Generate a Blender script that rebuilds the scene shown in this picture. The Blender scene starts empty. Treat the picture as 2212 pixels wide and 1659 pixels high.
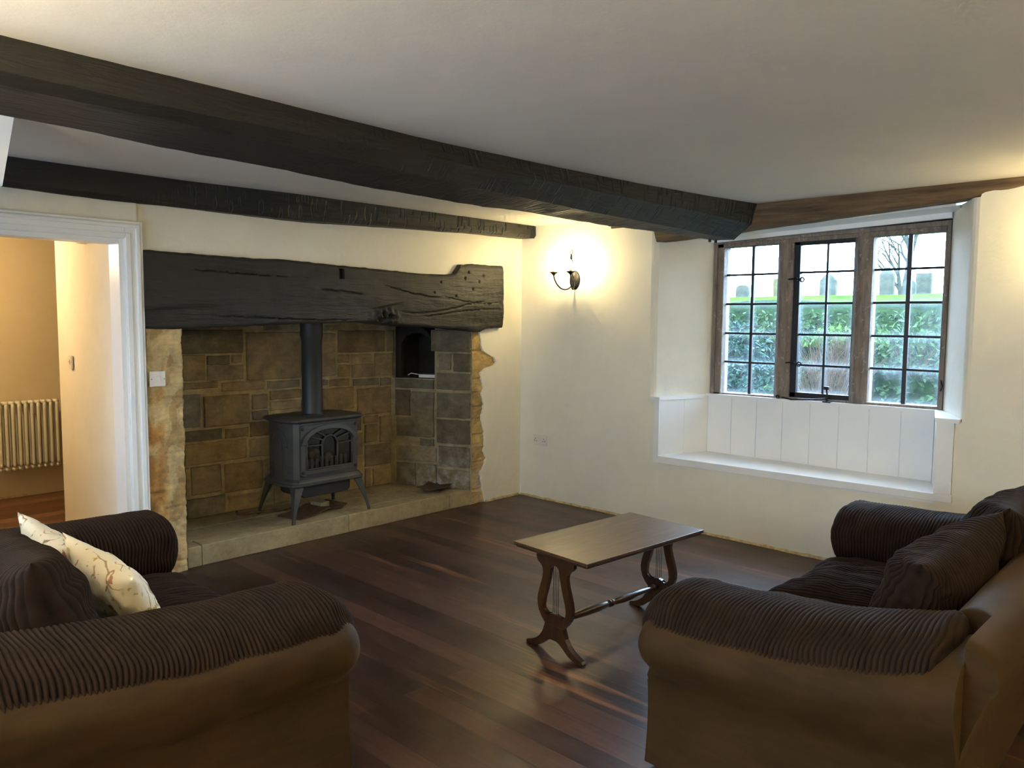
import bpy, bmesh, math, random
from mathutils import Vector, Matrix, noise
random.seed(7)
COL = bpy.context.scene.collection
PI = math.pi
sc = bpy.context.scene

# ------------------------------------------------------------------ materials
def lin(c):
    return tuple(((v/12.92) if v <= .04045 else ((v+.055)/1.055)**2.4) for v in c)
def rgb(r, g, b): return lin((r/255, g/255, b/255)) + (1,)

class NT:
    def __init__(s, name):
        s.m = bpy.data.materials.new(name); s.m.use_nodes = True
        s.t = s.m.node_tree; s.t.nodes.clear()
        s.out = s.t.nodes.new('ShaderNodeOutputMaterial')
    def n(s, typ, **kw):
        nd = s.t.nodes.new(typ)
        for k, v in kw.items():
            if k in nd.inputs.keys(): s.set(nd.inputs[k], v)
            else: setattr(nd, k, v)
        return nd
    def set(s, sock, v):
        if isinstance(v, bpy.types.NodeSocket): s.t.links.new(v, sock)
        else: sock.default_value = v
    def obj(s, scale=(1, 1, 1), rot=(0, 0, 0)):
        tc = s.n('ShaderNodeTexCoord'); mp = s.n('ShaderNodeMapping', Vector=tc.outputs['Object'], Scale=scale, Rotation=rot)
        return mp.outputs[0]
    def noise(s, vec, scale, detail=4, rough=.55, dist=0):
        return s.n('ShaderNodeTexNoise', Vector=vec, Scale=scale, Detail=detail, Roughness=rough, Distortion=dist).outputs[0]
    def ramp(s, fac, stops):
        r = s.n('ShaderNodeValToRGB', Fac=fac); cr = r.color_ramp
        while len(cr.elements) < len(stops): cr.elements.new(.5)
        for e, (p, c) in zip(cr.elements, stops):
            e.position = p; e.color = c if len(c) == 4 else tuple(c)+(1,)
        return r.outputs[0]
    def mix(s, fac, a, b, mode='MIX'):
        x = s.n('ShaderNodeMix', data_type='RGBA', blend_type=mode)
        s.set(x.inputs[0], fac); s.set(x.inputs[6], a); s.set(x.inputs[7], b)
        return x.outputs[2]
    def math(s, op, a, b=0.):
        x = s.n('ShaderNodeMath', operation=op); s.set(x.inputs[0], a); s.set(x.inputs[1], b); return x.outputs[0]
    def bump(s, h, st, d=.01):
        return s.n('ShaderNodeBump', Height=h, Strength=st, Distance=d).outputs[0]
    def pbsdf(s, col, rough=.6, normal=None, **kw):
        p = s.n('ShaderNodeBsdfPrincipled'); s.set(p.inputs['Base Color'], col); s.set(p.inputs['Roughness'], rough)
        if normal is not None: s.set(p.inputs['Normal'], normal)
        for k, v in kw.items(): s.set(p.inputs[k.replace('_', ' ')], v)
        s.t.links.new(p.outputs[0], s.out.inputs[0]); return p

def noisy(name, c1, c2, scale=6, rough=.6, bump=0., bscale=40, bd=.004, stretch=(1, 1, 1), **kw):
    t = NT(name); v = t.obj(stretch)
    f = t.noise(v, scale, 5)
    col = t.ramp(f, [(.3, c1), (.7, c2)])
    nm = t.bump(t.noise(v, bscale, 6, .6), bump, bd) if bump else None
    t.pbsdf(col, rough, nm, **kw); return t.m

M = {}
# lime plaster
def plaster(name, c1, c2, b=.5):
    t = NT(name); v = t.obj()
    f = t.noise(v, 1.7, 6, .6); f2 = t.noise(v, 14, 5, .6)
    h = t.math('ADD', t.noise(v, 3.0, 3, .5), t.math('MULTIPLY', t.noise(v, 45, 6, .65), .12))
    t.pbsdf(t.mix(.25, t.ramp(f, [(.3, c1), (.7, c2)]), t.ramp(f2, [(.3, c1), (.75, c2)])), .85, t.bump(h, b, .02)); return t.m
M['plaster'] = plaster('lime_plaster', rgb(230, 224, 206), rgb(240, 235, 220))
M['ceiling'] = plaster('ceiling_plaster', rgb(214, 209, 200), rgb(222, 217, 208), .3)
M['hallplaster'] = plaster('hall_plaster', rgb(205, 188, 150), rgb(214, 198, 160), .3)
M['whitepaint'] = noisy('white_gloss_paint', rgb(238, 238, 237), rgb(243, 243, 242), 3, .35, .05, 30, .002)
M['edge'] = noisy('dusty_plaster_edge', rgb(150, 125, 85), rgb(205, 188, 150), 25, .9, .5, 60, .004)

# black painted hewn timber
def beam(name, c1, c2, rough, adze):
    t = NT(name); v = t.obj((1, 1, 1))
    vs = t.obj((1.0, 9, 9)); g = t.noise(vs, 5, 6, .6, .6)
    col = t.mix(.5, t.ramp(t.noise(v, 3, 4), [(.3, c1), (.7, c2)]), t.ramp(g, [(.3, c1), (.7, c2)]))
    vor = t.n('ShaderNodeTexVoronoi', Vector=t.obj((34, 8.5, 8.5), (.45, .4, .35)), Scale=1.0, feature='F1', Randomness=1.0)
    keep = t.ramp(t.n('ShaderNodeSeparateColor', Color=vor.outputs['Color']).outputs[0], [(.16, (0, 0, 0)), (.20, (1, 1, 1))])
    chips = t.math('SUBTRACT', 1.0, t.math('MULTIPLY', keep, t.math('SUBTRACT', 1.0, t.ramp(vor.outputs[0], [(.26, (0, 0, 0)), (.44, (1, 1, 1))]))))
    msk = t.math('MULTIPLY', t.n('ShaderNodeMapRange', Value=t.n('ShaderNodeSeparateXYZ', Vector=t.obj()).outputs[0], **{'From Min': -3.4, 'From Max': -1.4}).outputs[0], adze)
    h = t.math('ADD', t.math('MULTIPLY', g, .35), t.math('MULTIPLY', t.math('MULTIPLY', chips, msk), .6))
    chip = t.math('MULTIPLY', t.math('SUBTRACT', 1.0, chips), msk)
    col = t.mix(t.math('MULTIPLY', chip, .75), col, rgb(14, 13, 12))
    t.pbsdf(col, rough, t.bump(h, 1.0, .022)); return t.m
M['beam'] = beam('black_painted_timber', rgb(38, 37, 32), rgb(30, 29, 26), .55, 1.)
M['mantel'] = beam('dark_mantel_timber', rgb(36, 34, 28), rgb(27, 26, 22), .55, .03)
t = NT('aged_oak'); v = t.obj((14, 1.2, 14)); v0 = t.obj()
g = t.noise(v, 2.2, 8, .65, .4)
t.pbsdf(t.mix(t.ramp(t.noise(v0, 5, 5), [(.4, (0, 0, 0)), (.6, (1, 1, 1))]), t.ramp(g, [(.25, rgb(62, 46, 32)), (.5, rgb(98, 77, 54)), (.75, rgb(134, 112, 82))]),
    t.ramp(g, [(.3, rgb(76, 58, 40)), (.7, rgb(116, 94, 66))])), .75, t.bump(g, .7, .008)); M['oak'] = t.m
t = NT('weathered_window_timber'); v = t.obj((9, 9, 1.5)); v0 = t.obj()
g = t.noise(v, 4, 7, .65, .5)
flake = t.math('MULTIPLY', t.ramp(t.noise(v0, 22, 8, .75), [(.58, (0, 0, 0)), (.62, (1, 1, 1))]), .6)
t.pbsdf(t.mix(flake, t.ramp(g, [(.3, rgb(98, 86, 76)), (.7, rgb(148, 134, 120))]), rgb(178, 170, 160)), .7, t.bump(g, .6, .005)); M['wintimber'] = t.m
M['iron'] = noisy('black_wrought_iron', rgb(22, 21, 21), rgb(34, 32, 30), 20, .45, .3, 60, .002, Metallic=.4)
M['lead'] = noisy('dark_lead_came', rgb(28, 28, 30), rgb(44, 44, 46), 20, .5)
M['stove'] = noisy('matt_grey_cast_iron', rgb(55, 55, 52), rgb(64, 63, 59), 9, .55, .25, 220, .0015, Metallic=.15)
M['flue'] = noisy('matt_black_flue', rgb(36, 38, 37), rgb(43, 44, 43), 4, .5, .1, 60, .001, Metallic=.2)
M['firebox'] = noisy('sooty_firebox', rgb(30, 28, 25), rgb(52, 48, 42), 12, .9)
M['coal'] = noisy('pale_ceramic_fuel', rgb(120, 112, 100), rgb(176, 166, 150), 10, .9, .3, 30, .004)
M['rust'] = noisy('rusty_iron', rgb(58, 40, 28), rgb(96, 74, 54), 24, .8, .7, 60, .003, Metallic=.2)
M['plastic'] = noisy('white_plastic', rgb(222, 216, 206), rgb(228, 222, 212), 2, .35)
M['greyplastic'] = noisy('black_plastic', rgb(20, 20, 20), rgb(30, 30, 30), 5, .5)
M['screw'] = noisy('brass_screw', rgb(150, 130, 90), rgb(170, 150, 110), 8, .4, Metallic=.8)
M['radiator'] = noisy('cream_radiator_enamel', rgb(206, 202, 178), rgb(216, 212, 190), 3, .35)
M['soot'] = noisy('sooty_stone', rgb(26, 23, 19), rgb(44, 39, 31), 7, .95, .5, 20, .01)

# stone with a per-stone tint
def stone(name, soot=0):
    t = NT(name); v = t.obj(); a = t.n('ShaderNodeVertexColor', layer_name='tint').outputs[0]
    f = t.noise(v, 9, 8, .7, .4); f2 = t.noise(t.obj((1, 1, 5)), 6, 6, .7)
    c = t.mix(.75, a, t.ramp(f, [(.28, (.34, .33, .31)), (.5, (.85, .84, .80)), (.74, (1.45, 1.42, 1.32))]), 'MULTIPLY')
    c = t.mix(.4, c, t.ramp(f2, [(.3, (.5, .45, .4)), (.7, (1.2, 1.1, .9))]), 'MULTIPLY')
    fl = t.ramp(t.noise(v, 38, 6, .75), [(.64, (0, 0, 0)), (.70, (1, 1, 1))])
    c = t.mix(t.math('MULTIPLY', fl, .35), c, rgb(205, 190, 155))
    sp_ = t.n('ShaderNodeSeparateXYZ', Vector=v).outputs
    low = t.n('ShaderNodeMapRange', Value=sp_[2], **{'From Min': .15, 'From Max': .62, 'To Min': 1., 'To Max': 0.}).outputs[0]
    rt = t.n('ShaderNodeMapRange', Value=sp_[0], **{'From Min': -.86, 'From Max': -.74}).outputs[0]
    salt = t.math('MULTIPLY', t.math('MULTIPLY', low, rt), t.ramp(t.noise(v, 11, 7, .7), [(.44, (0, 0, 0)), (.62, (1, 1, 1))]))
    c = t.mix(t.math('MULTIPLY', salt, .75), c, rgb(176, 176, 172))
    h = t.math('ADD', f, t.math('MULTIPLY', t.noise(v, 70, 6, .7), .4))
    t.pbsdf(c, .92, t.bump(h, .8, .012)); return t.m
M['stone'] = stone('sandstone')
t = NT('hearth_flagstone'); v = t.obj()
f = t.noise(v, 4, 8, .65, .3); f2 = t.noise(v, 30, 6, .7)
t.pbsdf(t.mix(.3, t.ramp(f, [(.3, rgb(112, 98, 70)), (.5, rgb(148, 134, 102)), (.72, rgb(170, 158, 126))]), t.ramp(f2, [(.3, rgb(104, 90, 64)), (.7, rgb(182, 172, 142))])), .85,
        t.bump(t.math('ADD', f, t.math('MULTIPLY', f2, .3)), .5, .01)); M['flag'] = t.m

# floorboards along Y
def boards(name, cols, rough, w, along='Y', streak=None):
    t = NT(name); v = t.obj()
    rot = (0, 0, PI/2) if along == 'Y' else (0, 0, 0)
    vb = t.obj((1, 1, 1), rot)
    br = t.n('ShaderNodeTexBrick', Vector=vb, Scale=1.0, **{'Mortar Size': .0016, 'Mortar Smooth': .3, 'Brick Width': 3.4, 'Row Height': w, 'Bias': 0})
    br.offset = .37; br.inputs['Color1'].default_value = (0, 0, 0, 1); br.inputs['Color2'].default_value = (1, 1, 1, 1); br.inputs['Mortar'].default_value = (.5, .5, .5, 1)
    g = t.noise(t.obj((1.1, 1.1, 1.1) if 0 else ((14, .8, 1) if along == 'Y' else (.8, 14, 1))), 3.2, 8, .65, .5)
    tint = t.math('ADD', t.math('MULTIPLY', br.outputs['Color'], .42), t.math('MULTIPLY', g, .58))
    c = t.ramp(tint, cols)
    if streak:
        st = t.noise(t.obj((6, .35, 1)), 1.6, 4, .6)
        sm = t.ramp(st, [(.60, (0, 0, 0)), (.72, (1, 1, 1))])
        c = t.mix(t.math('MULTIPLY', sm, .8), c, streak)
        d = t.ramp(t.noise(t.obj((3, 1.2, 1)), 2.3, 6, .7), [(.45, (0, 0, 0)), (.8, (1, 1, 1))])
        c = t.mix(t.math('MULTIPLY', d, .22), c, rgb(120, 104, 92))
    c = t.mix(t.math('MULTIPLY', br.outputs['Fac'], .75), c, (.012, .008, .006, 1))
    r = t.n('ShaderNodeMapRange', Value=t.noise(v, 5, 6, .7), **{'To Min': rough-.08, 'To Max': rough+.16}).outputs[0]
    h = t.math('SUBTRACT', t.math('MULTIPLY', g, .3), br.outputs['Fac'])
    t.pbsdf(c, r, t.bump(h, .25, .003)); return t.m
M['floor'] = boards('stained_floorboards', [(.25, rgb(38, 23, 18)), (.5, rgb(58, 37, 30)), (.75, rgb(82, 56, 44))], .33, .115, streak=rgb(146, 94, 60))
M['hallfloor'] = boards('hall_floorboards', [(.25, rgb(77, 50, 29)), (.6, rgb(106, 72, 45)), (.85, rgb(128, 94, 62))], .4, .14, along='X')

# table veneer
def wood(name, c1, c2, c3, rough, st=(2, 22, 22), **kw):
    t = NT(name); g = t.noise(t.obj(st), 2.2, 8, .65, .8)
    sp = t.ramp(t.noise(t.obj(), 60, 4, .7), [(.35, (.75, .75, .75)), (.5, (1, 1, 1))])
    t.pbsdf(t.mix(.6, t.ramp(g, [(.25, c1), (.5, c2), (.78, c3)]), sp, 'MULTIPLY'), rough, t.bump(g, .06, .001), **kw); return t.m
M['veneer'] = wood('worn_mahogany_veneer', rgb(48, 31, 18), rgb(78, 53, 31), rgb(106, 76, 46), .31)
M['mahog'] = wood('dark_mahogany', rgb(34, 21, 13), rgb(57, 37, 22), rgb(80, 54, 33), .28, (16, 16, 3))

# upholstery
def cord(name, c1, c2):
    t = NT(name); a = t.n('ShaderNodeVertexColor', layer_name='rib').outputs[0]
    f = t.noise(t.obj(), 9, 6, .7); fz = t.noise(t.obj(), 420, 2, .6)
    c = t.mix(a, c1, c2)
    c = t.mix(.45, c, t.ramp(f, [(.3, (.6, .6, .6)), (.72, (1.5, 1.45, 1.4))]), 'MULTIPLY')
    p = t.pbsdf(c, .95, t.bump(fz, .35, .0015)); p.inputs['Sheen Weight'].default_value = .05; p.inputs['Specular IOR Level'].default_value = .12; p.inputs['Sheen Roughness'].default_value = .45
    p.inputs['Sheen Tint'].default_value = rgb(190, 165, 145); return t.m
M['cord'] = cord('brown_jumbo_corduroy', rgb(4, 3, 2), rgb(40, 29, 23))
t = NT('brown_faux_suede'); f = t.noise(t.obj(), 4, 6, .6, .3); f2 = t.noise(t.obj((2, 2, 9)), 3, 5, .6, .8)
p = t.pbsdf(t.mix(.4, t.ramp(f, [(.3, rgb(36, 25, 9)), (.7, rgb(56, 40, 17))]), t.ramp(f2, [(.3, rgb(30, 20, 6)), (.75, rgb(64, 46, 20))])), .75, t.bump(t.noise(t.obj(), 260, 3), .15, .001))
p.inputs['Sheen Weight'].default_value = .07; p.inputs['Specular IOR Level'].default_value = .2; p.inputs['Sheen Tint'].default_value = rgb(200, 160, 110); M['suede'] = t.m
t = NT('floral_cream_cotton'); v = t.obj()
base = t.ramp(t.noise(v, 4, 3), [(.3, rgb(226, 214, 186)), (.7, rgb(240, 231, 210))])
w = t.n('ShaderNodeTexWave', Vector=v, Scale=8.0, Distortion=14.0, Detail=2.0, **{'Detail Scale': 1.2}).outputs[1]
line = t.math('MULTIPLY', t.ramp(w, [(.0, (1, 1, 1)), (.10, (0, 0, 0))]), t.ramp(t.noise(v, 9, 2), [(.48, (0, 0, 0)), (.55, (1, 1, 1))]))
fl = t.ramp(t.noise(v, 24, 3, .5, .6), [(.63, (0, 0, 0)), (.66, (1, 1, 1))])
c = t.mix(fl, base, t.ramp(t.noise(v, 6, 1), [(.45, rgb(176, 120, 92)), (.5, rgb(120, 124, 84)), (.58, rgb(186, 158, 92))]))
t.pbsdf(t.mix(line, c, rgb(160, 132, 92)), .85, t.bump(t.noise(v, 12, 4), .4, .01)); M['floral'] = t.m

def emis(name, col, st):
    t = NT(name); e = t.n('ShaderNodeEmission', Color=col, Strength=st); t.t.links.new(e.outputs[0], t.out.inputs[0]); return t.m
M['bulb'] = emis('glowing_bulb', (1.0, .80, .40, 1), 95)
M['fill_glow'] = emis('added_fill_lamp', (1.0, .80, .44, 1), 600)  # emission for the added out-of-view fill lamps
M['candle'] = noisy('cream_candle_tube', rgb(214, 190, 130), rgb(226, 204, 150), 4, .5)
# grimy leaded glass
t = NT('grimy_glass'); v = t.obj()
tr = t.n('ShaderNodeBsdfTransparent', Color=(.93, .96, .98, 1)); gl = t.n('ShaderNodeBsdfGlossy', Roughness=.03, Color=(1, 1, 1, 1))
df = t.n('ShaderNodeBsdfTranslucent', Color=(.75, .85, .95, 1))
vc = t.n('ShaderNodeVertexColor', layer_name='grime').outputs[0]
dirt = t.math('MULTIPLY', t.math('ADD', t.math('MULTIPLY', t.noise(v, 8, 6, .7), .014), t.math('MULTIPLY', vc, .06)), 1.0)
fr = t.n('ShaderNodeFresnel', IOR=1.45).outputs[0]
m1 = t.n('ShaderNodeMixShader', Fac=dirt); t.t.links.new(tr.outputs[0], m1.inputs[1]); t.t.links.new(df.outputs[0], m1.inputs[2])
m2 = t.n('ShaderNodeMixShader', Fac=t.math('MULTIPLY', fr, .6)); t.t.links.new(m1.outputs[0], m2.inputs[1]); t.t.links.new(gl.outputs[0], m2.inputs[2])
t.t.links.new(m2.outputs[0], t.out.inputs[0]); M['glass'] = t.m
t = NT('stove_glass'); tr = t.n('ShaderNodeBsdfTransparent', Color=(.68, .68, .66, 1)); gl = t.n('ShaderNodeBsdfGlossy', Roughness=.08)
m2 = t.n('ShaderNodeMixShader', Fac=.07); t.t.links.new(tr.outputs[0], m2.inputs[1]); t.t.links.new(gl.outputs[0], m2.inputs[2]); t.t.links.new(m2.outputs[0], t.out.inputs[0]); M['stoveglass'] = t.m
# outside
M['grass'] = noisy('rough_grass', rgb(46, 80, 21), rgb(83, 117, 34), 5, .9, .8, 30, .05, Specular_IOR_Level=.0)
M['ivy'] = noisy('ivy_bank', rgb(19, 32, 19), rgb(45, 64, 32), 5, .9, .8, 20, .06, Specular_IOR_Level=.0)
for k, a, b in (('leafa', (26, 48, 28), (62, 92, 44)), ('leafb', (22, 44, 40), (54, 84, 70)), ('leafc', (50, 84, 28), (90, 122, 46))):
    t = NT(k + '_foliage'); f = t.noise(t.obj(), 7, 3)
    t.pbsdf(t.ramp(f, [(.3, rgb(*a)), (.7, rgb(*b))]), .6, None, Specular_IOR_Level=.12); M[k] = t.m
M['twig'] = noisy('grey_brown_twig', rgb(67, 56, 45), rgb(104, 89, 72), 8, .9, Specular_IOR_Level=.0)
M['bark'] = noisy('grey_bark', rgb(56, 61, 56), rgb(86, 89, 82), 8, .9, Specular_IOR_Level=.0)
M['grave'] = noisy('weathered_gravestone', rgb(83, 86, 78), rgb(112, 112, 101), 6, .9, .4, 20, .02, Specular_IOR_Level=.0)
M['graveyellow'] = noisy('lichened_gravestone', rgb(96, 89, 56), rgb(121, 114, 74), 6, .9, .4, 20, .02, Specular_IOR_Level=.0)
M['roofout'] = noisy('outside_stone', rgb(130, 116, 92), rgb(160, 146, 118), 4, .9, .5, 15, .02)

# ------------------------------------------------------------------ mesh helpers
def link(name, bm, mat, parent=None, smooth=False, mats=None):
    bmesh.ops.recalc_face_normals(bm, faces=bm.faces)
    me = bpy.data.meshes.new(name); bm.to_mesh(me); bm.free()
    for m in (mats or [mat]): me.materials.append(m)
    if smooth:
        for p in me.polygons: p.use_smooth = True
    o = bpy.data.objects.new(name, me); COL.objects.link(o)
    if parent: o.parent = parent
    return o
def tag(o, label, cat, group=None):
    o['label'] = label; o['category'] = cat
    if group: o['group'] = group
    return o
def struct(o):
    o['kind'] = 'structure'; return o
def thing(name, label, cat, loc=(0, 0, 0), rz=0, group=None):
    o = bpy.data.objects.new(name, None); COL.objects.link(o); o.location = loc; o.rotation_euler = (0, 0, rz)
    o.empty_display_size = .1
    return tag(o, label, cat, group)
def dup(root, loc, rz, label, group=None):
    r = root.copy(); COL.objects.link(r); r.location = loc; r.rotation_euler = (0, 0, rz); r['label'] = label
    if group: r['group'] = group
    for ch in list(root.children):
        c = ch.copy(); COL.objects.link(c); c.parent = r
        for g in ch.children:
            d = g.copy(); COL.objects.link(d); d.parent = c
    return r
def box(bm, a, b, bev=0, seg=2):
    x0, y0, z0 = a; x1, y1, z1 = b
    r = bmesh.ops.create_cube(bm, size=1)
    for v in r['verts']:
        v.co = Vector(((x0+x1)/2 + v.co.x*(x1-x0), (y0+y1)/2 + v.co.y*(y1-y0), (z0+z1)/2 + v.co.z*(z1-z0)))
    if bev:
        es = list({e for v in r['verts'] for e in v.link_edges})
        bmesh.ops.bevel(bm, geom=es, offset=bev, segments=seg, affect='EDGES', profile=.5)
def prism(bm, poly, axis, a, b, bev=0):
    """extrude a 2D polygon along axis (0=x: poly is (y,z); 1=y: (x,z); 2=z: (x,y))"""
    def P(u, v, w):
        return Vector((w, u, v)) if axis == 0 else Vector((u, w, v)) if axis == 1 else Vector((u, v, w))
    A = [bm.verts.new(P(u, v, a)) for u, v in poly]; B = [bm.verts.new(P(u, v, b)) for u, v in poly]
    n = len(poly); fs = [bm.faces.new(A), bm.faces.new(B[::-1])]
    for i in range(n): fs.append(bm.faces.new((A[i], B[i], B[(i+1) % n], A[(i+1) % n])))
    if bev:
        es = list({e for v in A+B for e in v.link_edges if (v in A) and e.other_vert(v) in A or (v in B) and e.other_vert(v) in B})
        bmesh.ops.bevel(bm, geom=es, offset=bev, segments=2, affect='EDGES', profile=.5)
def tube(bm, pts, r, n=8, cap=True):
    pts = [Vector(p) for p in pts]; rs = r if isinstance(r, (list, tuple)) else [r]*len(pts)
    up = None; rings = []
    for i, p in enumerate(pts):
        d = (pts[min(i+1, len(pts)-1)] - pts[max(i-1, 0)]); d = d.normalized() if d.length > 1e-9 else Vector((0, 0, 1))
        if up is None: up = Vector((0, 0, 1)) if abs(d.z) < .9 else Vector((1, 0, 0))
        s = d.cross(up).normalized(); up = s.cross(d).normalized()
        rings.append([bm.verts.new(p + (s*math.cos(2*PI*k/n) + up*math.sin(2*PI*k/n))*rs[i]) for k in range(n)])
    for a, b in zip(rings, rings[1:]):
        for k in range(n): bm.faces.new((a[k], a[(k+1) % n], b[(k+1) % n], b[k]))
    if cap: bm.faces.new(rings[0][::-1]); bm.faces.new(rings[-1])
def lathe(bm, prof, n=24, mtx=None):
    rings = []
    for r, z in prof:
        rings.append([bm.verts.new((mtx or Matrix()) @ Vector((r*math.cos(2*PI*k/n), r*math.sin(2*PI*k/n), z))) for k in range(n)])
    for a, b in zip(rings, rings[1:]):
        for k in range(n): bm.faces.new((a[k], a[(k+1) % n], b[(k+1) % n], b[k]))
    bm.faces.new(rings[0][::-1]); bm.faces.new(rings[-1])
def loft(bm, rings, closed=True, caps=True):
    R = [[bm.verts.new(p) for p in r] for r in rings]; n = len(R[0])
    for a, b in zip(R, R[1:]):
        for k in range(n if closed else n-1): bm.faces.new((a[k], a[(k+1) % n], b[(k+1) % n], b[k]))
    if caps and closed: bm.faces.new(R[0][::-1]); bm.faces.new(R[-1])
    return R
def ringface(bm, outer, inner, y0, y1, axis=1):
    """plate with a hole; outer/inner same length lists of (u,v)"""
    def P(u, v, w): return (w, u, v) if axis == 0 else (u, w, v)
    O0 = [bm.verts.new(P(u, v, y0)) for u, v in outer]; O1 = [bm.verts.new(P(u, v, y1)) for u, v in outer]
    I0 = [bm.verts.new(P(u, v, y0)) for u, v in inner]; I1 = [bm.verts.new(P(u, v, y1)) for u, v in inner]
    n = len(outer)
    for i in range(n):
        j = (i+1) % n
        bm.faces.new((O0[i], O0[j], I0[j], I0[i])); bm.faces.new((O1[i], I1[i], I1[j], O1[j]))
        bm.faces.new((O0[i], O1[i], O1[j], O0[j])); bm.faces.new((I0[i], I0[j], I1[j], I1[i]))
def nz(x, y, z, s=1.): return noise.noise(Vector((x*s, y*s, z*s)))
def resample(poly, step):
    out = []
    for i, p in enumerate(poly):
        q = poly[(i+1) % len(poly)]; d = math.hypot(q[0]-p[0], q[1]-p[1]); k = max(1, int(round(d/step)))
        for j in range(k): out.append((p[0]+(q[0]-p[0])*j/k, p[1]+(q[1]-p[1])*j/k))
    return out
def lerp(tab, x):
    if x <= tab[0][0]: return tab[0][1:]
    for a, b in zip(tab, tab[1:]):
        if x <= b[0]:
            t = (x-a[0])/(b[0]-a[0]); return [p+(q-p)*t for p, q in zip(a[1:], b[1:])]
    return tab[-1][1:]

CH = 2.277      # ceiling height
FY = -6.3; LX = -6.4
# ------------------------------------------------------------------ camera
cam = bpy.data.cameras.new('camera'); co = bpy.data.objects.new('camera', cam); COL.objects.link(co)
f_, yaw, pit, roll, cx, cy = 1684.53, .7586193, .0817280, .0083407, -4.8808, -4.5227
fw = Vector((math.cos(yaw)*math.cos(pit), math.sin(yaw)*math.cos(pit), -math.sin(pit))); r0 = Vector((math.sin(yaw), -math.cos(yaw), 0)); u0 = r0.cross(fw)
rr = math.cos(roll)*r0 + math.sin(roll)*u0; uu = -math.sin(roll)*r0 + math.cos(roll)*u0
mw = Matrix((( rr.x, uu.x, -fw.x, cx), (rr.y, uu.y, -fw.y, cy), (rr.z, uu.z, -fw.z, 1.5), (0, 0, 0, 1)))
co.matrix_world = mw
cam.sensor_width = 36; cam.lens = f_*36/2212; cam.clip_start = .05; cam.clip_end = 300
sc.camera = co

# ------------------------------------------------------------------ shell
b = bmesh.new(); box(b, (LX-.3, FY-.3, -.12), (.62, .002, 0)); box(b, (-3.15, .002, -.12), (.62, .9, -.001)); o = struct(link('floor', b, M['floor']))
b = bmesh.new(); box(b, (-6.2, .002, -.12), (-3.15, .9, 0)); box(b, (-6.2, .9, -.12), (-1.3, 3.1, 0)); struct(link('floor_hall', b, M['hallfloor']))
b = bmesh.new(); box(b, (LX-.3, FY-.3, CH), (.62, 3.2, CH+.15)); struct(link('ceiling', b, M['ceiling']))

# wall with the window (plane x = 0)
def arc(cxy, r, a0, a1, n=6): return [(cxy[0]+r*math.cos(a0+(a1-a0)*i/n), cxy[1]+r*math.sin(a0+(a1-a0)*i/n)) for i in range(n+1)]
b = bmesh.new()
# left of the window: rounded reveal corner
cl = [(0, .75), (0, -1.295)] + [(.004, -1.31), (.014, -1.325), (.03, -1.34)] + [(.45, -1.553), (.62, -1.553), (.62, .75)]
prism(b, cl, 2, 0, 2.2)
prism(b, [(0, .75), (0, -.92), (.62, -.92), (.62, .75)], 2, 2.2, CH)
prism(b, [(.16, -.92), (.16, -1.40), (.45, -1.553), (.62, -1.553), (.62, -.92)], 2, 2.2, CH)
cr = [(0, FY-.3), (0, -3.40), (.004, -3.382), (.014, -3.366), (.03, -3.355)] + [(.45, -3.153), (.62, -3.153), (.62, FY-.3)]
prism(b, cr, 2, 0, 2.19)
# plaster that climbs the lintel on the right
prism(b, [(-3.40, 2.19), (-3.405, 2.205), (-3.42, 2.213), (-3.52, 2.226), (-3.7, 2.232), (-4.2, 2.235), (FY-.3, 2.235), (FY-.3, 2.19)], 0, 0, .16)
box(b, (.16, FY-.3, 2.19), (.62, -3.30, CH)); box(b, (0.001, FY-.3, 2.235), (.16, -4.8, CH))
box(b, (0, -3.40, 0), (.62, -1.295, .455)); box(b, (0, -3.40, .455), (.15, -3.336, .95)); prism(b, [(-1.354, .455), (-3.336, .455), (-3.336, .485), (-1.354, .459)], 0, 0, .05); box(b, (0, -1.354, .455), (.15, -1.295, .93))
box(b, (.47, -3.2, .45), (.62, -1.5, .95))
box(b, (.45, -3.2, 2.12), (.62, -1.5, CH))
struct(link('wall_right', b, M['plaster']))
# wall with fireplace (plane y = 0)
b = bmesh.new()
rag = [(-0.491,1.44),(-0.491,1.413),(-0.485,1.377),(-0.471,1.304),(-0.452,1.25),(-0.382,1.216),(-0.323,1.192),(-0.301,1.154),(-0.316,1.127),(-0.419,1.108),(-0.482,1.07),(-0.463,0.996),(-0.444,0.949),(-0.475,0.906),(-0.456,0.859),(-0.436,0.793),(-0.467,0.695),(-0.434,0.591),(-0.427,0.479),(-0.446,0.426),(-0.407,0.365),(-0.426,0.312),(-0.477,0.263),(-0.457,0.167),(-0.43,0.032),(-0.42,0.0)]
fine = []
for i in range(len(rag)-1):
    for k in range(4):
        x = rag[i][0]+(rag[i+1][0]-rag[i][0])*k/4; z = rag[i][1]+(rag[i+1][1]-rag[i][1])*k/4
        fine.append((x+.012*nz(z*30, 1, 2)+.006*nz(z*90, 4, 2), z))
fine.append(rag[-1])
prism(b, fine + [(0, 0), (0, 1.44)], 1, 0, .035)
prism(b, [(-.26, 1.44), (0, 1.44), (0, 1.86), (-.26, 1.86)], 1, 0, .3)
prism(b, [(-3.15, 1.80), (0, 1.86), (0, CH), (-3.15, CH)], 1, 0, .3)
prism(b, [(LX, 1.93), (-3.15, 1.93), (-3.15, CH), (LX, CH)], 1, -.02, .3)
prism(b, [(LX-.3, 0), (-4.12, 0), (-4.12, CH), (LX-.3, CH)], 1, -.02, 1.6)
prism(b, [(-3.232, .004), (-3.112, .004), (-3.02, 1.72), (-3.05, 1.72)], 2, 0, CH)
box(b, (-3.2, .3, 1.95), (.6, .8, CH))
struct(link('wall_back', b, M['plaster']))
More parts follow.
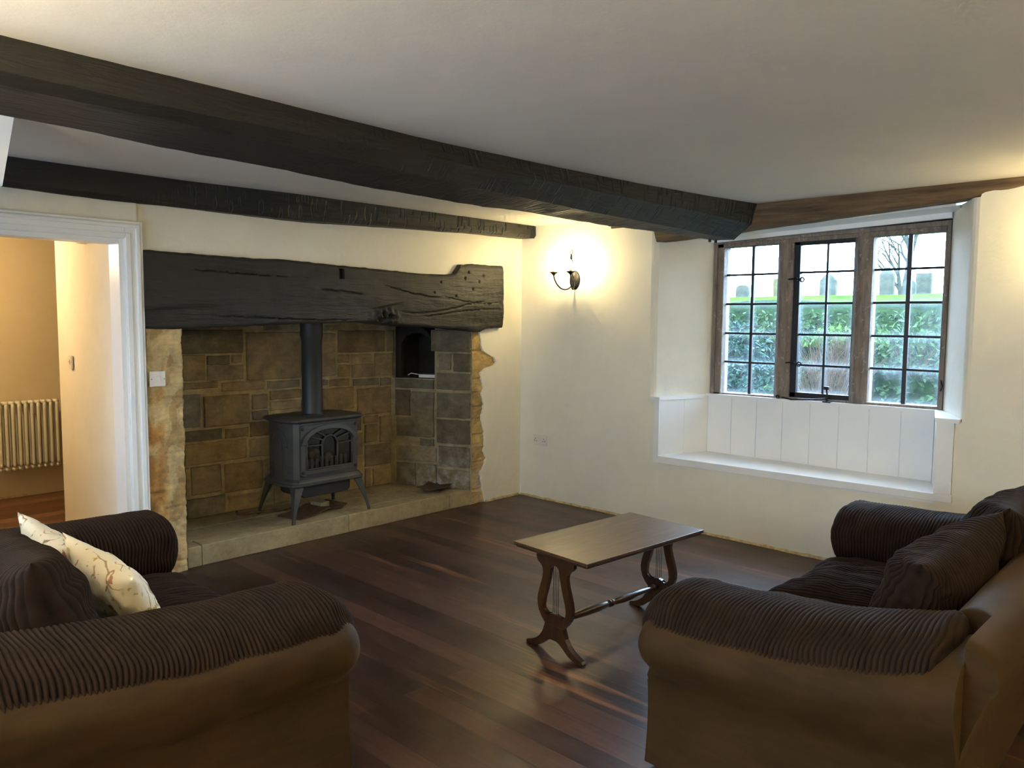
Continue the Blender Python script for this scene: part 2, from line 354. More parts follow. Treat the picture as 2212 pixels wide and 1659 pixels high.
# hall behind the doorway
b = bmesh.new(); box(b, (-6.3, 2.85, 0), (-1.2, 3.0, CH)); box(b, (-6.3, 0.8, 0), (-6.15, 2.9, CH)); box(b, (-1.35, .8, 0), (-1.2, 2.9, CH)); box(b, (-3.03, .8, 0), (.62, .95, CH))
struct(link('wall_hall', b, M['hallplaster']))
b = bmesh.new(); box(b, (LX-.3, FY-.3, 0), (.62, FY, CH)); struct(link('wall_front', b, M['plaster']))
b = bmesh.new()   # left wall; unseen window opening enlarged to let in more daylight
box(b, (LX-.3, FY, 0), (LX, -3.7, CH)); box(b, (LX-.3, -.7, 0), (LX, 0, CH)); box(b, (LX-.3, -3.7, 0), (LX, -.7, .6)); box(b, (LX-.3, -3.7, 2.0), (LX, -.7, CH))
struct(link('wall_left', b, M['plaster']))
b = bmesh.new()
for y in (-3.7, -2.72, -1.74, -.76): box(b, (LX-.16, y, .6), (LX-.1, y+.06, 2.0))
box(b, (LX-.16, -3.7, .6), (LX-.1, -.7, .66)); box(b, (LX-.16, -3.7, 1.94), (LX-.1, -.7, 2.0))
w2 = struct(link('window_2', b, M['whitepaint']))

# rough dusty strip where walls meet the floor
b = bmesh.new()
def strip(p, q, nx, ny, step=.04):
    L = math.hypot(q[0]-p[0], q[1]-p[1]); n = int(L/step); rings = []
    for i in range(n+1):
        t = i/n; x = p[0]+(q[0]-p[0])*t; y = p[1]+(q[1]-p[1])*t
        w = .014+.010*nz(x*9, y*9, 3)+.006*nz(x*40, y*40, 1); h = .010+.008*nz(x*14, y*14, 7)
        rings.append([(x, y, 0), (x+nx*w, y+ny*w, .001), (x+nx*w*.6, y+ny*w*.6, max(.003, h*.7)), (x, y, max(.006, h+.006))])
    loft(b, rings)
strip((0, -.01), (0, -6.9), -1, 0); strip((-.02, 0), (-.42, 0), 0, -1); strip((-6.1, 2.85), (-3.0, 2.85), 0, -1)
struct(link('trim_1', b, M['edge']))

# moulded door casing
b = bmesh.new()
def casing(bm, x, side):
    for o0, o1, d in ((0, .085, .018), (.004, .030, .026), (.058, .078, .032), (.082, .095, .022)):
        a, c = x+side*o0, x+side*o1
        box(bm, (min(a, c), -.02-d, 0), (max(a, c), 0, 1.925+o1), .003)
casing(b, -3.222, 1); casing(b, -4.12, -1)
for o0, o1, d in ((0, .085, .018), (.004, .030, .026), (.058, .078, .032), (.082, .095, .022)):
    box(b, (-4.12-o0, -.0201-d, 1.925+o0), (-3.222+o0, 0, 1.925+o1), .003)
dr = struct(link('door_1', b, M['whitepaint']))
b = bmesh.new(); box(b, (-3.247, -.018, 0), (-3.222, .13, 1.925), .002); box(b, (-4.125, -.018, 0), (-4.10, .13, 1.925), .002); box(b, (-4.10, -.0175, 1.90), (-3.247, .13, 1.9255), .002)
link('door_lining', b, M['whitepaint'], dr)

# boxed-in white slope under the stair, upper left
b = bmesh.new()
prism(b, [(-5.2, CH), (-3.985, CH), (-3.985, 2.262), (-4.035, 1.99), (-5.2, 1.2)], 1, -1.06, -.94)
struct(link('wall_stair', b, M['whitepaint']))

# ------------------------------------------------------------------ timber
def hewn(name, tab, seed, x0, x1, mat, amp=.008, step=.035):
    """tab rows: x, then (y,z) pairs of the section"""
    b = bmesh.new(); n = int((x1-x0)/step); rings = []
    for i in range(n+1):
        x = x0+(x1-x0)*i/n; s = lerp(tab, x); pts = [(s[k], s[k+1]) for k in range(0, len(s), 2)]
        rs = []
        m = len(pts)
        for k in range(m):
            p, q = pts[k], pts[(k+1) % m]
            kk = 6
            for j in range(kk): rs.append((p[0]+(q[0]-p[0])*j/kk, p[1]+(q[1]-p[1])*j/kk))
        ring = []
        for (y, z) in rs:
            d1 = nz(x*2.2, y*5+seed, z*5)*amp + nz(x*14, y*14+seed, z*14)*amp*.35
            d2 = nz(x*2.2+9, y*5+seed, z*5)*amp + nz(x*14+5, y*14+seed, z*14)*amp*.35
            ring.append((x, y+d1, min(z+d2, CH+.02) if z < CH-.02 else z))
        rings.append(ring)
    loft(b, rings)
    o = link(name, b, mat, smooth=True); mo = o.modifiers.new('es', 'EDGE_SPLIT'); mo.split_angle = math.radians(33)
    return o
T = CH+.01
def sec(yn, ym, zm, yb, zb, yf, zf): return (yn, T, ym, zm, yb, zb, yf, zf, yf+.01, T)
big = [(LX+.01,)+sec(-1.95, -1.99, 2.165, -1.95, 2.135, -1.67, 2.115),
       (-4.25,)+sec(-1.94, -1.98, 2.17, -1.94, 2.14, -1.67, 2.12),
       (-3.6,)+sec(-1.925, -1.955, 2.168, -1.91, 2.135, -1.63, 2.11),
       (-2.7,)+sec(-1.87, -1.91, 2.19, -1.86, 2.12, -1.57, 2.09),
       (-1.8,)+sec(-1.905, -1.925, 2.19, -1.84, 2.10, -1.62, 2.085),
       (-1.1,)+sec(-1.95, -1.955, 2.18, -1.87, 2.085, -1.68, 2.07),
       (-.5,)+sec(-2.02, -2.01, 2.17, -1.90, 2.068, -1.76, 2.062),
       (0.0,)+sec(-2.10, -2.065, 2.145, -1.94, 2.052, -1.79, 2.058),
       (.02,)+sec(-2.10, -2.065, 2.145, -1.94, 2.052, -1.79, 2.058)]
o = hewn('ceiling_beam', big, 3, LX+.01, .01, M['beam']); tag(o, 'large black hewn beam crossing the ceiling from upper left to the window', 'beam')
b = bmesh.new()
for x in (-.10, -.02): lathe(b, [(.004, 0), (.010, .001), (.010, .016), (.007, .02)], 8, Matrix.Translation((x, -1.82, 2.036)))
bt = link('bolt', b, M['iron'], o)
def s2(zn, zb, yn=-.14): return (yn, T, yn-.005, zn, yn+.015, zb, .03, zb+.004, .03, T)
small = [(-4.6,)+s2(2.16, 2.125, -.06), (-3.8,)+s2(2.155, 2.127, -.06), (-2.9,)+s2(2.15, 2.122, -.05), (-2.2,)+s2(2.15, 2.118, -.12), (-1.4,)+s2(2.17, 2.145, -.13), (-.6,)+s2(2.19, 2.168, -.15), (0,)+s2(2.20, 2.178, -.15)]
o = hewn('ceiling_beam', small, 8, LX+.01, .005, M['beam'], .006); tag(o, 'thin black beam tight against the wall above the fireplace', 'beam')
# bare oak lintel over the window
b = bmesh.new(); rings = []
for i in range(111):
    y = -.90-i*.0355; zb = 2.20 if y > -1.3 else 2.075-(y+1.3)*.057 if y > -3.4 else 2.2
    zb += .006*nz(y*6, 0, 1); t1 = .004*nz(y*9, 2, 1)
    rings.append([(.002+t1, y, T), (-.006+t1, y, (T+zb)/2), (.002+t1, y, zb+.012), (.012, y, zb), (.07, y, zb-.004), (.145, y, zb+.002), (.155, y, T)])
loft(b, rings); o = link('window_lintel', b, M['oak'], smooth=False)
tag(o, 'bare brown oak timber lintel running above the window up to the ceiling', 'beam')

# ------------------------------------------------------------------ window
win = struct(bpy.data.objects.new('window_1', None)); COL.objects.link(win)
WX = .45
b = bmesh.new()
prism(b, [(-1.54, 2.084), (-3.16, 2.138), (-3.16, 2.185), (-1.54, 2.13)], 0, .40, .47)
prism(b, [(-1.47, 2.108), (-3.24, 2.174), (-3.24, 2.27), (-1.47, 2.27)], 0, .156, .402)
link('head_board', b, M['whitepaint'], win)
b = bmesh.new()
hb = lambda y: 2.095+(-1.55-y)*.034
prism(b, [(-1.553, 2.05), (-3.153, 2.068), (-3.153, hb(-3.153)), (-1.553, hb(-1.553))], 0, WX, WX+.11)
prism(b, [(-1.553, 2.074), (-3.153, 2.098), (-3.153, hb(-3.153)-.02), (-1.553, hb(-1.553)-.012)], 0, WX-.018, WX)
box(b, (WX, -1.632, .95), (WX+.11, -1.553, 2.08), .006); box(b, (WX-.016, -1.585, .95), (WX, -1.557, 2.09), .004)
box(b, (WX, -3.153, .95), (WX+.11, -3.118, 2.10), .006); box(b, (WX-.016, -3.153, .95), (WX, -3.13, 2.10), .004)
prism(b, [(-1.553, .945), (-3.153, .945), (-3.153, .983), (-1.553, .968)], 0, WX, WX+.11)
link('frame', b, M['wintimber'], win)
for y0, y1 in ((-2.045, -2.155), (-2.574, -2.69)):
    b = bmesh.new()
    prism(b, [(WX+.11, y0), (WX+.11, y1), (WX+.02, y1), (WX-.004, y1+.028), (WX-.012, (y0+y1)/2), (WX-.004, y0-.028), (WX+.02, y0)], 2, .955, 2.10)
    link('mullion', b, M['wintimber'], win)
GX = WX+.06
rows = [.968, 1.202, 1.416, 1.633, 1.848, 2.055]
lights = [(-1.634, -2.046, .020), (-2.200, -2.566, .014), (-2.692, -3.118, .026)]
for k, (ya, yb, mw_) in enumerate(lights):
    zlo, zhi = (.968, 2.052) if k == 0 else (1.010, 2.036) if k == 1 else (.985, 2.07)
    ym = (ya+yb)/2
    b = bmesh.new()
    box(b, (GX-.012, ym-mw_/2, zlo-.01), (GX+.012, ym+mw_/2, zhi+.01), .002)
    for z in rows[1:5]:
        tube(b, [(GX-.004, ya, z), (GX-.004, ym, z+.001*(k-1)), (GX-.004, yb, z)], .0085, 6)
    link('glazing_bars', b, M['lead'], win)
    b = bmesh.new(); lay = b.loops.layers.float_color.new('grime')
    zs = [zlo]+rows[1:5]+[zhi]
    for i in range(5):
        for c0, c1 in ((ya, ym), (ym, yb)):
            N = 6; z0, z1 = zs[i], zs[i+1]; tilt = random.uniform(-.002, .002)
            g = [[b.verts.new((GX+tilt*(u-3)/3, c0+(c1-c0)*u/N, z0+(z1-z0)*w/N)) for w in range(N+1)] for u in range(N+1)]
            for u in range(N):
                for w in range(N):
                    f = b.faces.new((g[u][w], g[u+1][w], g[u+1][w+1], g[u][w+1]))
                    for l, (a, c) in zip(f.loops, ((u, w), (u+1, w), (u+1, w+1), (u, w+1))):
                        e = max(abs(a/3-1), abs(c/3-1)); v = (.85 if e > .99 else .12 if e > .6 else 0)*(1 if i < 4 else .5)
                        l[lay] = (v, v, v, 1)
    link('glass_panes', b, M['glass'], win)
# iron casement in the middle light
b = bmesh.new()
for (y0, y1, z0, z1) in ((-2.158, -2.200, .972, 2.06), (-2.566, -2.584, .972, 2.06), (-2.158, -2.584, .972, 1.010), (-2.158, -2.584, 2.036, 2.075)):
    box(b, (GX-.03, min(y0, y1), z0), (GX+.012, max(y0, y1), z1), .004)
cas = link('casement', b, M['iron'], win)
for z in (1.80, 1.215):
    b = bmesh.new(); box(b, (GX-.05, -2.19, z-.012), (GX-.028, -2.165, z+.012), .003)
    tube(b, [(GX-.055, -2.12, z), (GX-.06, -2.16, z+.004), (GX-.065, -2.20, z), (GX-.068, -2.225, z-.004)], [.004, .006, .006, .007])
    tube(b, [(GX-.068+.0, -2.235+.014*math.cos(a), z-.004+.014*math.sin(a)) for a in [i*PI/6 for i in range(13)]], .005)
    link('latch', b, M['iron'], cas)
b = bmesh.new()
tube(b, [(WX-.03, -2.13, .972), (WX-.035, -2.20, .962), (WX-.03, -2.35, .972), (WX-.02, -2.44, .985)], .0055)
tube(b, [(WX-.03, -2.10+.016*math.cos(a)*(1-a/14), .972+.016*math.sin(a)*(1-a/14)) for a in [i*PI/6 for i in range(20)]], .0035)
link('stay', b, M['iron'], cas)
b = bmesh.new()
tube(b, [(WX-.02, -2.443, .965), (WX-.02, -2.443, 1.02), (WX-.022, -2.437, 1.06)], [.008, .006, .006]); box(b, (WX-.032, -2.455, 1.045), (WX-.01, -2.422, 1.068), .004)
box(b, (WX-.04, -2.475, .958), (WX+.0, -2.42, .966), .002)
link('stay_pin', b, M['iron'], cas)
b = bmesh.new(); tube(b, [(WX-.02, -3.14, 1.15), (WX-.03, -3.145, 1.135), (WX-.02, -3.15, 1.115), (WX-.032, -3.145, 1.10), (WX-.02, -3.14, 1.085)], .005)
link('catch', b, M['iron'], win)
# ------------------------------------------------------------------ window seat
ws = thing('window_seat', 'white panelled window seat recess built under the leaded window', 'window seat', (0, 0, 0))
SL = [(-.006, -1.398), (.43, -1.544)]; SR = [(-.006, -3.245), (.43, -3.118)]
def wz(y): return .013*(-1.35-y)
b = bmesh.new()
prism(b, [(-.006, -1.398), (-.006, -3.245), (.43, -3.118), (.43, -1.544)], 2, .47, .515)
link('seat_board', b, M['whitepaint'], ws)
b = bmesh.new()   # back panel of tongue and groove planks
ys = [-1.544-i*(3.118-1.544)/8 for i in range(9)]
for y0, y1 in zip(ys, ys[1:]): box(b, (.43, y1+.0015, .50), (.452, y0-.0015, .948), .003, 1)
box(b, (.436, -3.13, .5), (.46, -1.53, .945))
link('back_panel', b, M['whitepaint'], ws)
for (p, q), sgn in ((SL, 1), (SR, -1)):
    b = bmesh.new()
    for t0, t1 in ((0, .5), (.5, 1)):
        e = .002
        x0, y0 = p[0]+(q[0]-p[0])*(t0+e), p[1]+(q[1]-p[1])*(t0+e); x1, y1 = p[0]+(q[0]-p[0])*(t1-e), p[1]+(q[1]-p[1])*(t1-e)
        prism(b, [(x0, y0), (x1, y1), (x1, y1+sgn*.02), (x0, y0+sgn*.02)], 2, .50, .925 if sgn > 0 else .952)
    link('side_panel', b, M['whitepaint'], ws)
b = bmesh.new()
prism(b, [(-1.353, .460), (-3.341, .486), (-3.341, .53), (-1.353, .512)], 0, -.016, .012, .002)
prism(b, [(-1.353, .462), (-1.398, .462), (-1.398, .94), (-1.353, .94)], 0, -.0155, .012)
prism(b, [(-3.245, .486), (-3.335, .486), (-3.335, .945), (-3.245, .945)], 0, -.0155, .012)
link('face_frame', b, M['whitepaint'], ws)
b = bmesh.new()
prism(b, [(-.022, -1.322), (-.022, -1.404), (.44, -1.552), (.44, -1.50), (.03, -1.33)], 2, .925, .948)
prism(b, [(-.022, -3.238), (-.022, -3.36), (.03, -3.36), (.44, -3.17), (.44, -3.112)], 2, .943, .966)
prism(b, [(-1.53, .94), (-3.15, .94), (-3.15, .966), (-1.53, .958)], 0, .415, .47)
link('cap_ledge', b, M['whitepaint'], ws)

# ------------------------------------------------------------------ fireplace
fp = thing('fireplace_surround', 'sandstone inglenook fireplace opening behind the wood stove', 'fireplace', (0, 0, 0))
pal = [(150, 136, 108), (144, 128, 98), (156, 140, 110), (130, 122, 102), (138, 130, 110), (166, 146, 104), (122, 114, 98), (146, 134, 110), (154, 134, 98)]
def stones(bm, lay, rects, place, depth=.014, palette=pal, dark=None):
    for (u0, v0, u1, v1) in rects:
        c = random.choice(palette); k = random.uniform(.72, 1.16); col = tuple(min(1, x*k) for x in rgb(*c)[:3])+(1,)
        if dark: col = dark((u0+u1)/2, (v0+v1)/2, col)
        r = min(.018, (u1-u0)*.2, (v1-v0)*.2); e = .003
        u0 += e; u1 -= e; v0 += e; v1 -= e
        base = []; N = 5
        cor = [(u0, v0), (u1, v0), (u1, v1), (u0, v1)]
        for i in range(4):
            p, q = cor[i], cor[(i+1) % 4]
            for j in range(N):
                t = j/N; base.append((p[0]+(q[0]-p[0])*t, p[1]+(q[1]-p[1])*t))
        jj = [(u+.006*nz(u*25, v*25, 3), v+.006*nz(u*25, v*25, 8)) for u, v in base]
        cu, cv = (u0+u1)/2, (v0+v1)/2; d0 = depth*random.uniform(.7, 1.3)
        A = [bm.verts.new(place(u, v, -.01)) for u, v in jj]
        B = [bm.verts.new(place(u, v, d0*.6)) for u, v in jj]
        sx = 1-.010/max(u1-u0, .04); sz = 1-.010/max(v1-v0, .04)
        Cc = [bm.verts.new(place(cu+(u-cu)*sx, cv+(v-cv)*sz, d0+.005*nz(u*12, v*12, 1))) for u, v in jj]
        n = len(jj); fs = []
        for P, Q in ((A, B), (B, Cc)):
            for i in range(n): fs.append(bm.faces.new((P[i], P[(i+1) % n], Q[(i+1) % n], Q[i])))
        mid = bm.verts.new(place(cu, cv, d0+.004*nz(cu*9, cv*9, 5)))
        for i in range(n): fs.append(bm.faces.new((Cc[i], Cc[(i+1) % n], mid)))
        for f in fs:
            for l in f.loops: l[lay] = col
def mortar(bm, lay, verts, col=(176, 162, 126)):
    f = bm.faces.new([bm.verts.new(v) for v in verts])
    for l in f.loops: l[lay] = rgb(*col)
backr = [(-2.62, 1.25, -2.17, 1.42), (-2.15, 1.05, -1.71, 1.4), (-2.01, 1.41, -1.86, 1.46), (-1.5, 1.4, -1.41, 1.45), (-2.62, 1.07, -2.45, 1.25), (-2.44, 1.17, -2.27, 1.24), (-2.26, 1.18, -2.18, 1.24), (-2.44, 1.06, -2.17, 1.17), (-1.38, 1.15, -1.27, 1.22), (-1.25, 1.14, -1.06, 1.22), (-1.03, 1.03, -0.84, 1.22), (-1.38, 1.04, -1.26, 1.14), (-1.25, 1.03, -1.04, 1.14), (-1.70, 1.05, -1.4, 1.39), (-1.38, 1.23, -0.92, 1.41), (-0.9, 1.23, -0.83, 1.41), (-2.62, 1.01, -2.36, 1.06), (-2.34, 0.98, -2.01, 1.05), (-1.99, 0.98, -1.72, 1.04), (-1.7, .98, -1.54, 1.03), (-1.53, 0.98, -1.47, 1.03), (-1.46, 0.97, -1.27, 1.03), (-1.24, 0.96, -0.98, 1.02), (-0.97, 0.95, -0.83, 1.02), (-2.62, 0.75, -2.49, 0.98), (-2.47, 0.74, -2.13, 0.96), (-2.11, 0.84, -1.99, 0.95), (-2.11, 0.76, -1.98, 0.83), (-1.97, 0.9, -1.71, 0.97), (-1.97, 0.82, -1.71, 0.89), (-1.7, .78, -1.54, .96), (-1.52, 0.78, -1.23, 0.96), (-1.2, 0.72, -0.83, 0.94), (-2.61, 0.65, -2.34, 0.73), (-2.32, 0.65, -2.14, 0.72), (-2.13, 0.64, -1.97, 0.75), (-1.14, 0.65, -0.99, 0.71), (-1.13, 0.49, -1.0, 0.64), (-0.98, 0.48, -0.83, 0.7), (-2.61, 0.49, -2.16, 0.64), (-2.14, 0.49, -1.98, 0.63), (-1.13, 0.29, -0.83, 0.47), (-2.61, 0.28, -2.58, 0.48), (-2.57, 0.28, -2.35, 0.48), (-2.33, 0.26, -2.04, 0.47), (-2.03, 0.22, -1.97, 0.47), (-1.13, 0.12, -1.07, 0.28), (-1.05, 0.12, -0.83, 0.27), (-2.61, 0.12, -2.33, 0.26), (-2.31, 0.12, -2.05, 0.24),
 (-1.95, .6, -1.6, .8), (-1.58, .6, -1.16, .76), (-1.95, .4, -1.7, .58), (-1.68, .4, -1.15, .58), (-1.95, .12, -1.5, .38), (-1.48, .12, -1.15, .38),
 (-2.95, .12, -2.64, .4), (-2.95, .42, -2.64, .7), (-2.95, .72, -2.64, 1.0), (-2.95, 1.02, -2.64, 1.42), (-2.95, 1.44, -2.2, 1.75), (-2.18, 1.48, -1.5, 1.75), (-1.48, 1.48, -.83, 1.75)]
b = bmesh.new(); lay = b.loops.layers.float_color.new('tint')
mortar(b, lay, [(-3.0, .69, 0), (-.78, .69, 0), (-.78, .69, 2.0), (-3.0, .69, 2.0)])
stones(b, lay, backr, lambda u, v, w: (u, .69-w, v))
link('back_masonry', b, M['stone'], fp)
sider = [(0.01, 1.24, 0.36, 1.42), (0.18, 1.09, 0.29, 1.23), (0.01, 1.08, 0.16, 1.23), (0.01, 0.93, 0.31, 1.07), (0.33, 0.93, 0.69, 1.01), (0.55, 0.7, 0.69, 0.92), (0.33, 0.53, 0.54, 0.91), (0.01, 0.70, 0.31, 0.91), (0.01, 0.49, 0.31, 0.69), (0.47, 0.53, 0.68, 0.69), (0.33, 0.46, 0.46, 0.52), (0.31, 0.33, 0.68, 0.45), (0.01, 0.30, 0.29, 0.47), (0.5, 0.12, 0.68, 0.31), (0.31, 0.12, 0.49, 0.31), (0.01, 0.12, 0.30, 0.28)]
dn = Vector((-.27, .63, 0)).normalized(); nn = Vector((-.63, -.27, 0)).normalized()
def sp(u, v, w): return Vector((-.58, 0, v)) + dn*u + nn*w
greyp = [(128, 120, 100), (116, 108, 90), (136, 126, 104), (108, 102, 86)]
b = bmesh.new(); lay = b.loops.layers.float_color.new('tint')
# backing with the oven opening u .325...69, v 1.02..1.45
for q in ([(0, 0), (.76, 0), (.76, 1.015), (0, 1.015)], [(0, 1.015), (.33, 1.015), (.33, 1.44), (0, 1.9)], ):
    mortar(b, lay, [sp(u, v, -.006) for u, v in q], (158, 148, 120))
mortar(b, lay, [sp(u, v, -.006) for u, v in [(0, 1.44), (.76, 1.44), (.76, 1.9), (0, 1.9)]], (60, 52, 40))
# front jamb strip facing the room, rough rubble
N1, N2 = 10, 90; g = [[None]*(N2+1) for _ in range(N1+1)]
for i in range(N1+1):
    for j in range(N2+1):
        x = -.585+.30*i/N1; z = 1.46*j/N2; dd = .016+.016*nz(x*14, z*14, 2)+.008*nz(x*40, z*40, 5) - (.014 if abs((z*4.4) % 1-.5) < .05 else 0)
        g[i][j] = b.verts.new((x+(.012*nz(z*9, 1, 1) if i == 0 else 0), .032-max(0, min(.035, dd)), z))
for i in range(N1):
    for j in range(N2):
        f = b.faces.new((g[i][j], g[i+1][j], g[i+1][j+1], g[i][j+1]))
        z = 1.46*j/N2; cc = [(206, 178, 118), (190, 164, 108), (212, 186, 128), (180, 156, 108), (198, 172, 120)][int(z*4.4) % 5]
        for l in f.loops: l[lay] = rgb(*cc)
stones(b, lay, sider, sp, .012, greyp)
# corner stones between the two faces
link('side_masonry', b, M['stone'], fp)
# bread oven void in the side wall
b = bmesh.new(); N = 14
op = [(.325, 1.02), (.325, 1.24), (.335, 1.30), (.36, 1.35), (.40, 1.40), (.46, 1.44), (.56, 1.455), (.69, 1.45), (.69, 1.02)]
fr_ = [sp(u, v, -.006) for u, v in op]; bk = [sp(.325+(u-.325)*1.0, v, -.42) for u, v in op]
vf = [b.verts.new(p) for p in fr_]; vb = [b.verts.new(p) for p in bk]
for i in range(len(op)): j = (i+1) % len(op); b.faces.new((vf[i], vf[j], vb[j], vb[i]))
b.faces.new(vb)
# arched inner lip
rim = []
arcp = [(.345, 1.02), (.345, 1.20), (.36, 1.27), (.40, 1.34), (.47, 1.385), (.55, 1.39), (.62, 1.36), (.66, 1.30), (.675, 1.02)]
outp = [(.328, 1.02), (.328, 1.24), (.335, 1.30), (.36, 1.36), (.46, 1.44), (.56, 1.452), (.66, 1.45), (.688, 1.40), (.688, 1.02)]
O = [b.verts.new(sp(u, v, -.05)) for u, v in outp]; I = [b.verts.new(sp(u, v, -.055)) for u, v in arcp]; I2 = [b.verts.new(sp(u, v, -.12)) for u, v in arcp]
for i in range(len(O)-1):
    b.faces.new((O[i], O[i+1], I[i+1], I[i])); b.faces.new((I[i], I[i+1], I2[i+1], I2[i]))
link('oven_recess', b, M['soot'], fp)
# wedge of jamb reveal stone lighter beside the oven
# left jamb: rubble face flush with the wall, x -3.11..-2.905
b = bmesh.new(); lay = b.loops.layers.float_color.new('tint')
N1, N2 = 22, 150; g = []
for i in range(N1+1):
    r = []
    for j in range(N2+1):
        z = 1.44*j/N2; xr = -2.908+.010*nz(z*7, 3, 1)+.004*nz(z*35, 3, 1); x = -3.112+(xr+3.112)*i/N1
        dd = .012*nz(x*13, z*13, 2)+.008*nz(x*40, z*40, 5)-(.012 if abs((z*3.1+.3*(x > -3.02)) % 1-.5) < .025 else 0)
        r.append(b.verts.new((x, -.004-dd, z)))
    g.append(r)
side = [b.verts.new((-2.93, .70, 1.44*j/N2)) for j in range(N2+1)]
g.append(side)
for i in range(N1+1):
    for j in range(N2):
        f = b.faces.new((g[i][j], g[i+1][j], g[i+1][j+1], g[i][j+1])); z = 1.44*j/N2; x = -3.112+.204*i/N1
        k = nz(x*10, z*7, 6); cc = (214, 190, 142) if k > .12 else (184, 156, 108) if k < -.15 else (202, 180, 136)
        kb = max(0, min(1, 1.4*(1-abs(z-.55)/.5)+1.6*nz(x*20, z*9, 2)))*max(0, min(1, (-3.0-x)/.05)); cc = tuple(p+(q-p)*kb for p, q in zip(cc, (176, 132, 74)))
        for l in f.loops: l[lay] = rgb(*cc)
link('jamb_masonry', b, M['stone'], fp, smooth=True)
b = bmesh.new(); box(b, (-3.0, .30, 1.93), (-.3, .72, 1.95)); link('chimney_throat', b, M['soot'], fp)
# hearth
hs = thing('hearth', 'raised stone slab hearth under the stove', 'hearth', (0, 0, 0))
b = bmesh.new()
fl = [(-2.89, .02), (-1.5, .032), (-.585, .016), (-.85, .70), (-2.93, .70)]
poly = []
for (x0, x1) in ((-2.895, -2.81), (-2.806, -1.752), (-1.748, -.80), (-.797, -.585)):
    ya = .018+.006*nz(x0*3, 1, 1); yb_ = .018+.006*nz(x1*3, 1, 1)
    prism(b, [(x0, ya), (x1, yb_), (x1, .155), (x0, .155)], 2, -.002, .123+.003*random.random(), .006)
link('front_kerb', b, M['flag'], hs)
b = bmesh.new()
for (x0, x1, y0, y1) in ((-2.92, -2.32, .157, .42), (-2.317, -1.55, .157, .42), (-1.547, -.9, .157, .42), (-2.92, -2.0, .423, .70), (-1.997, -1.2, .423, .70), (-1.197, -.78, .423, .70), (-.897, -.60, .157, .42)):
    box(b, (x0, y0, .02), (x1, y1, .121+.003*random.random()), .004)
link('flagstones', b, M['flag'], hs)

# mantel beam
b = bmesh.new(); rings = []
top = [(-3.128, 1.872), (-2.85, 1.868), (-2.44, 1.865), (-2.3, 1.872), (-2.166, 1.868), (-1.888, 1.858), (-1.625, 1.852), (-1.425, 1.846), (-1.17, 1.836), (-1.0, 1.832), (-.87, 1.840), (-.80, 1.855), (-.765, 1.895), (-.74, 1.925), (-.70, 1.925), (-.61, 1.938), (-.45, 1.936), (-.29, 1.940), (-.272, 1.938)]
bot = [(-3.128, 1.436), (-2.95, 1.432), (-2.6, 1.445), (-2.139, 1.465), (-1.7, 1.478), (-1.55, 1.482), (-1.47, 1.470), (-1.3, 1.455), (-.9, 1.435), (-.70, 1.428), (-.60, 1.405), (-.53, 1.402), (-.46, 1.43), (-.272, 1.436)]
n = 460
for i in range(n+1):
    x = -3.128+2.856*i/n; zt = lerp(top, x)[0]+.004*nz(x*18, 0, 0); zb = lerp(bot, x)[0]+.004*nz(x*16, 4, 0)
    pr = []
    kn = math.exp(-((x+1.45)/.08)**2)
    m = 76
    pr.append((.28, zb)); pr.append((.06, zb-.0))
    for j in range(m+1):
        t = j/m; z = zb+(zt-zb)*t; bulge = .012*math.sin(PI*t); rnd = .010*(max(0, 1-t/.05)**2+max(0, (t-.95)/.05)**2)
        y = -.045-bulge+rnd+.010*nz(x*1.6, z*6, 5)+.004*nz(x*9, z*16, 5)
        y += kn*math.exp(-((z-zb-.04)/.05)**2)*.045*nz(x*26, z*26, 1)*2
        for (xa, xb, z0_, am, fr, ph_, wd) in ((-2.05, -1.62, 1.665, .03, 3.2, 2.6, .005), (-1.62, -1.28, 1.60, .045, 4.2, 1.4, .005), (-1.35, -.45, 1.60, .055, 3.6, .75, .006), (-1.15, -.30, 1.545, .04, 3.0, .9, .004), (-1.5, -.9, 1.72, .05, 4.0, .6, .003), (-2.75, -1.7, 1.50, .008, 4.0, 0, .003), (-.95, -.3, 1.66, .03, 5, .2, .003), (-2.9, -2.2, 1.77, .006, 6, 0, .003)):
            if xa < x < xb:
                cr = z-(z0_+am*math.sin((x+ph_)*fr)+.006*nz(x*22, z0_*9, 3)); y += .011*math.exp(-(cr/wd)**2)*min(1, (x-xa)/.1, (xb-x)/.1)
        for (hx_, hz_) in ((-.55, 1.80), (-.62, 1.74), (-.70, 1.82), (-.95, 1.78), (-1.02, 1.70), (-.80, 1.68), (-.50, 1.85), (-.66, 1.87)): y += .018*math.exp(-((x-hx_)**2+(z-hz_)**2)/.00005)
        if x > -.85: y += .006*nz(x*30, z*30, 4)*(x+.85)
        if -1.85 < x < -1.812 and 1.768 < z < 1.832: y += .035
        cr = z-(1.55+.02*math.sin((x+3)*5)); y += .012*(1/(1+math.exp((cr)/.006)))*(1 if x < -2.75 else max(0, 1-(x+2.75)/.12)) if x < -2.63 else 0
        pr.append((y, z))
    pr.append((.06, zt)); pr.append((.28, zt))
    rings.append([(x, y, z) for y, z in pr])
loft(b, rings); o = link('mantel_beam', b, M['mantel'], smooth=True)
tag(o, 'massive dark rough-hewn oak bressummer over the fireplace opening', 'mantel')
mo = o.modifiers.new('es', 'EDGE_SPLIT'); mo.split_angle = math.radians(50)

# ------------------------------------------------------------------ stove
HZ = .124
st = thing('wood_stove', 'grey cast iron stove with arched glass door standing on the hearth', 'stove', (-1.865, .27, HZ), math.radians(1.5))
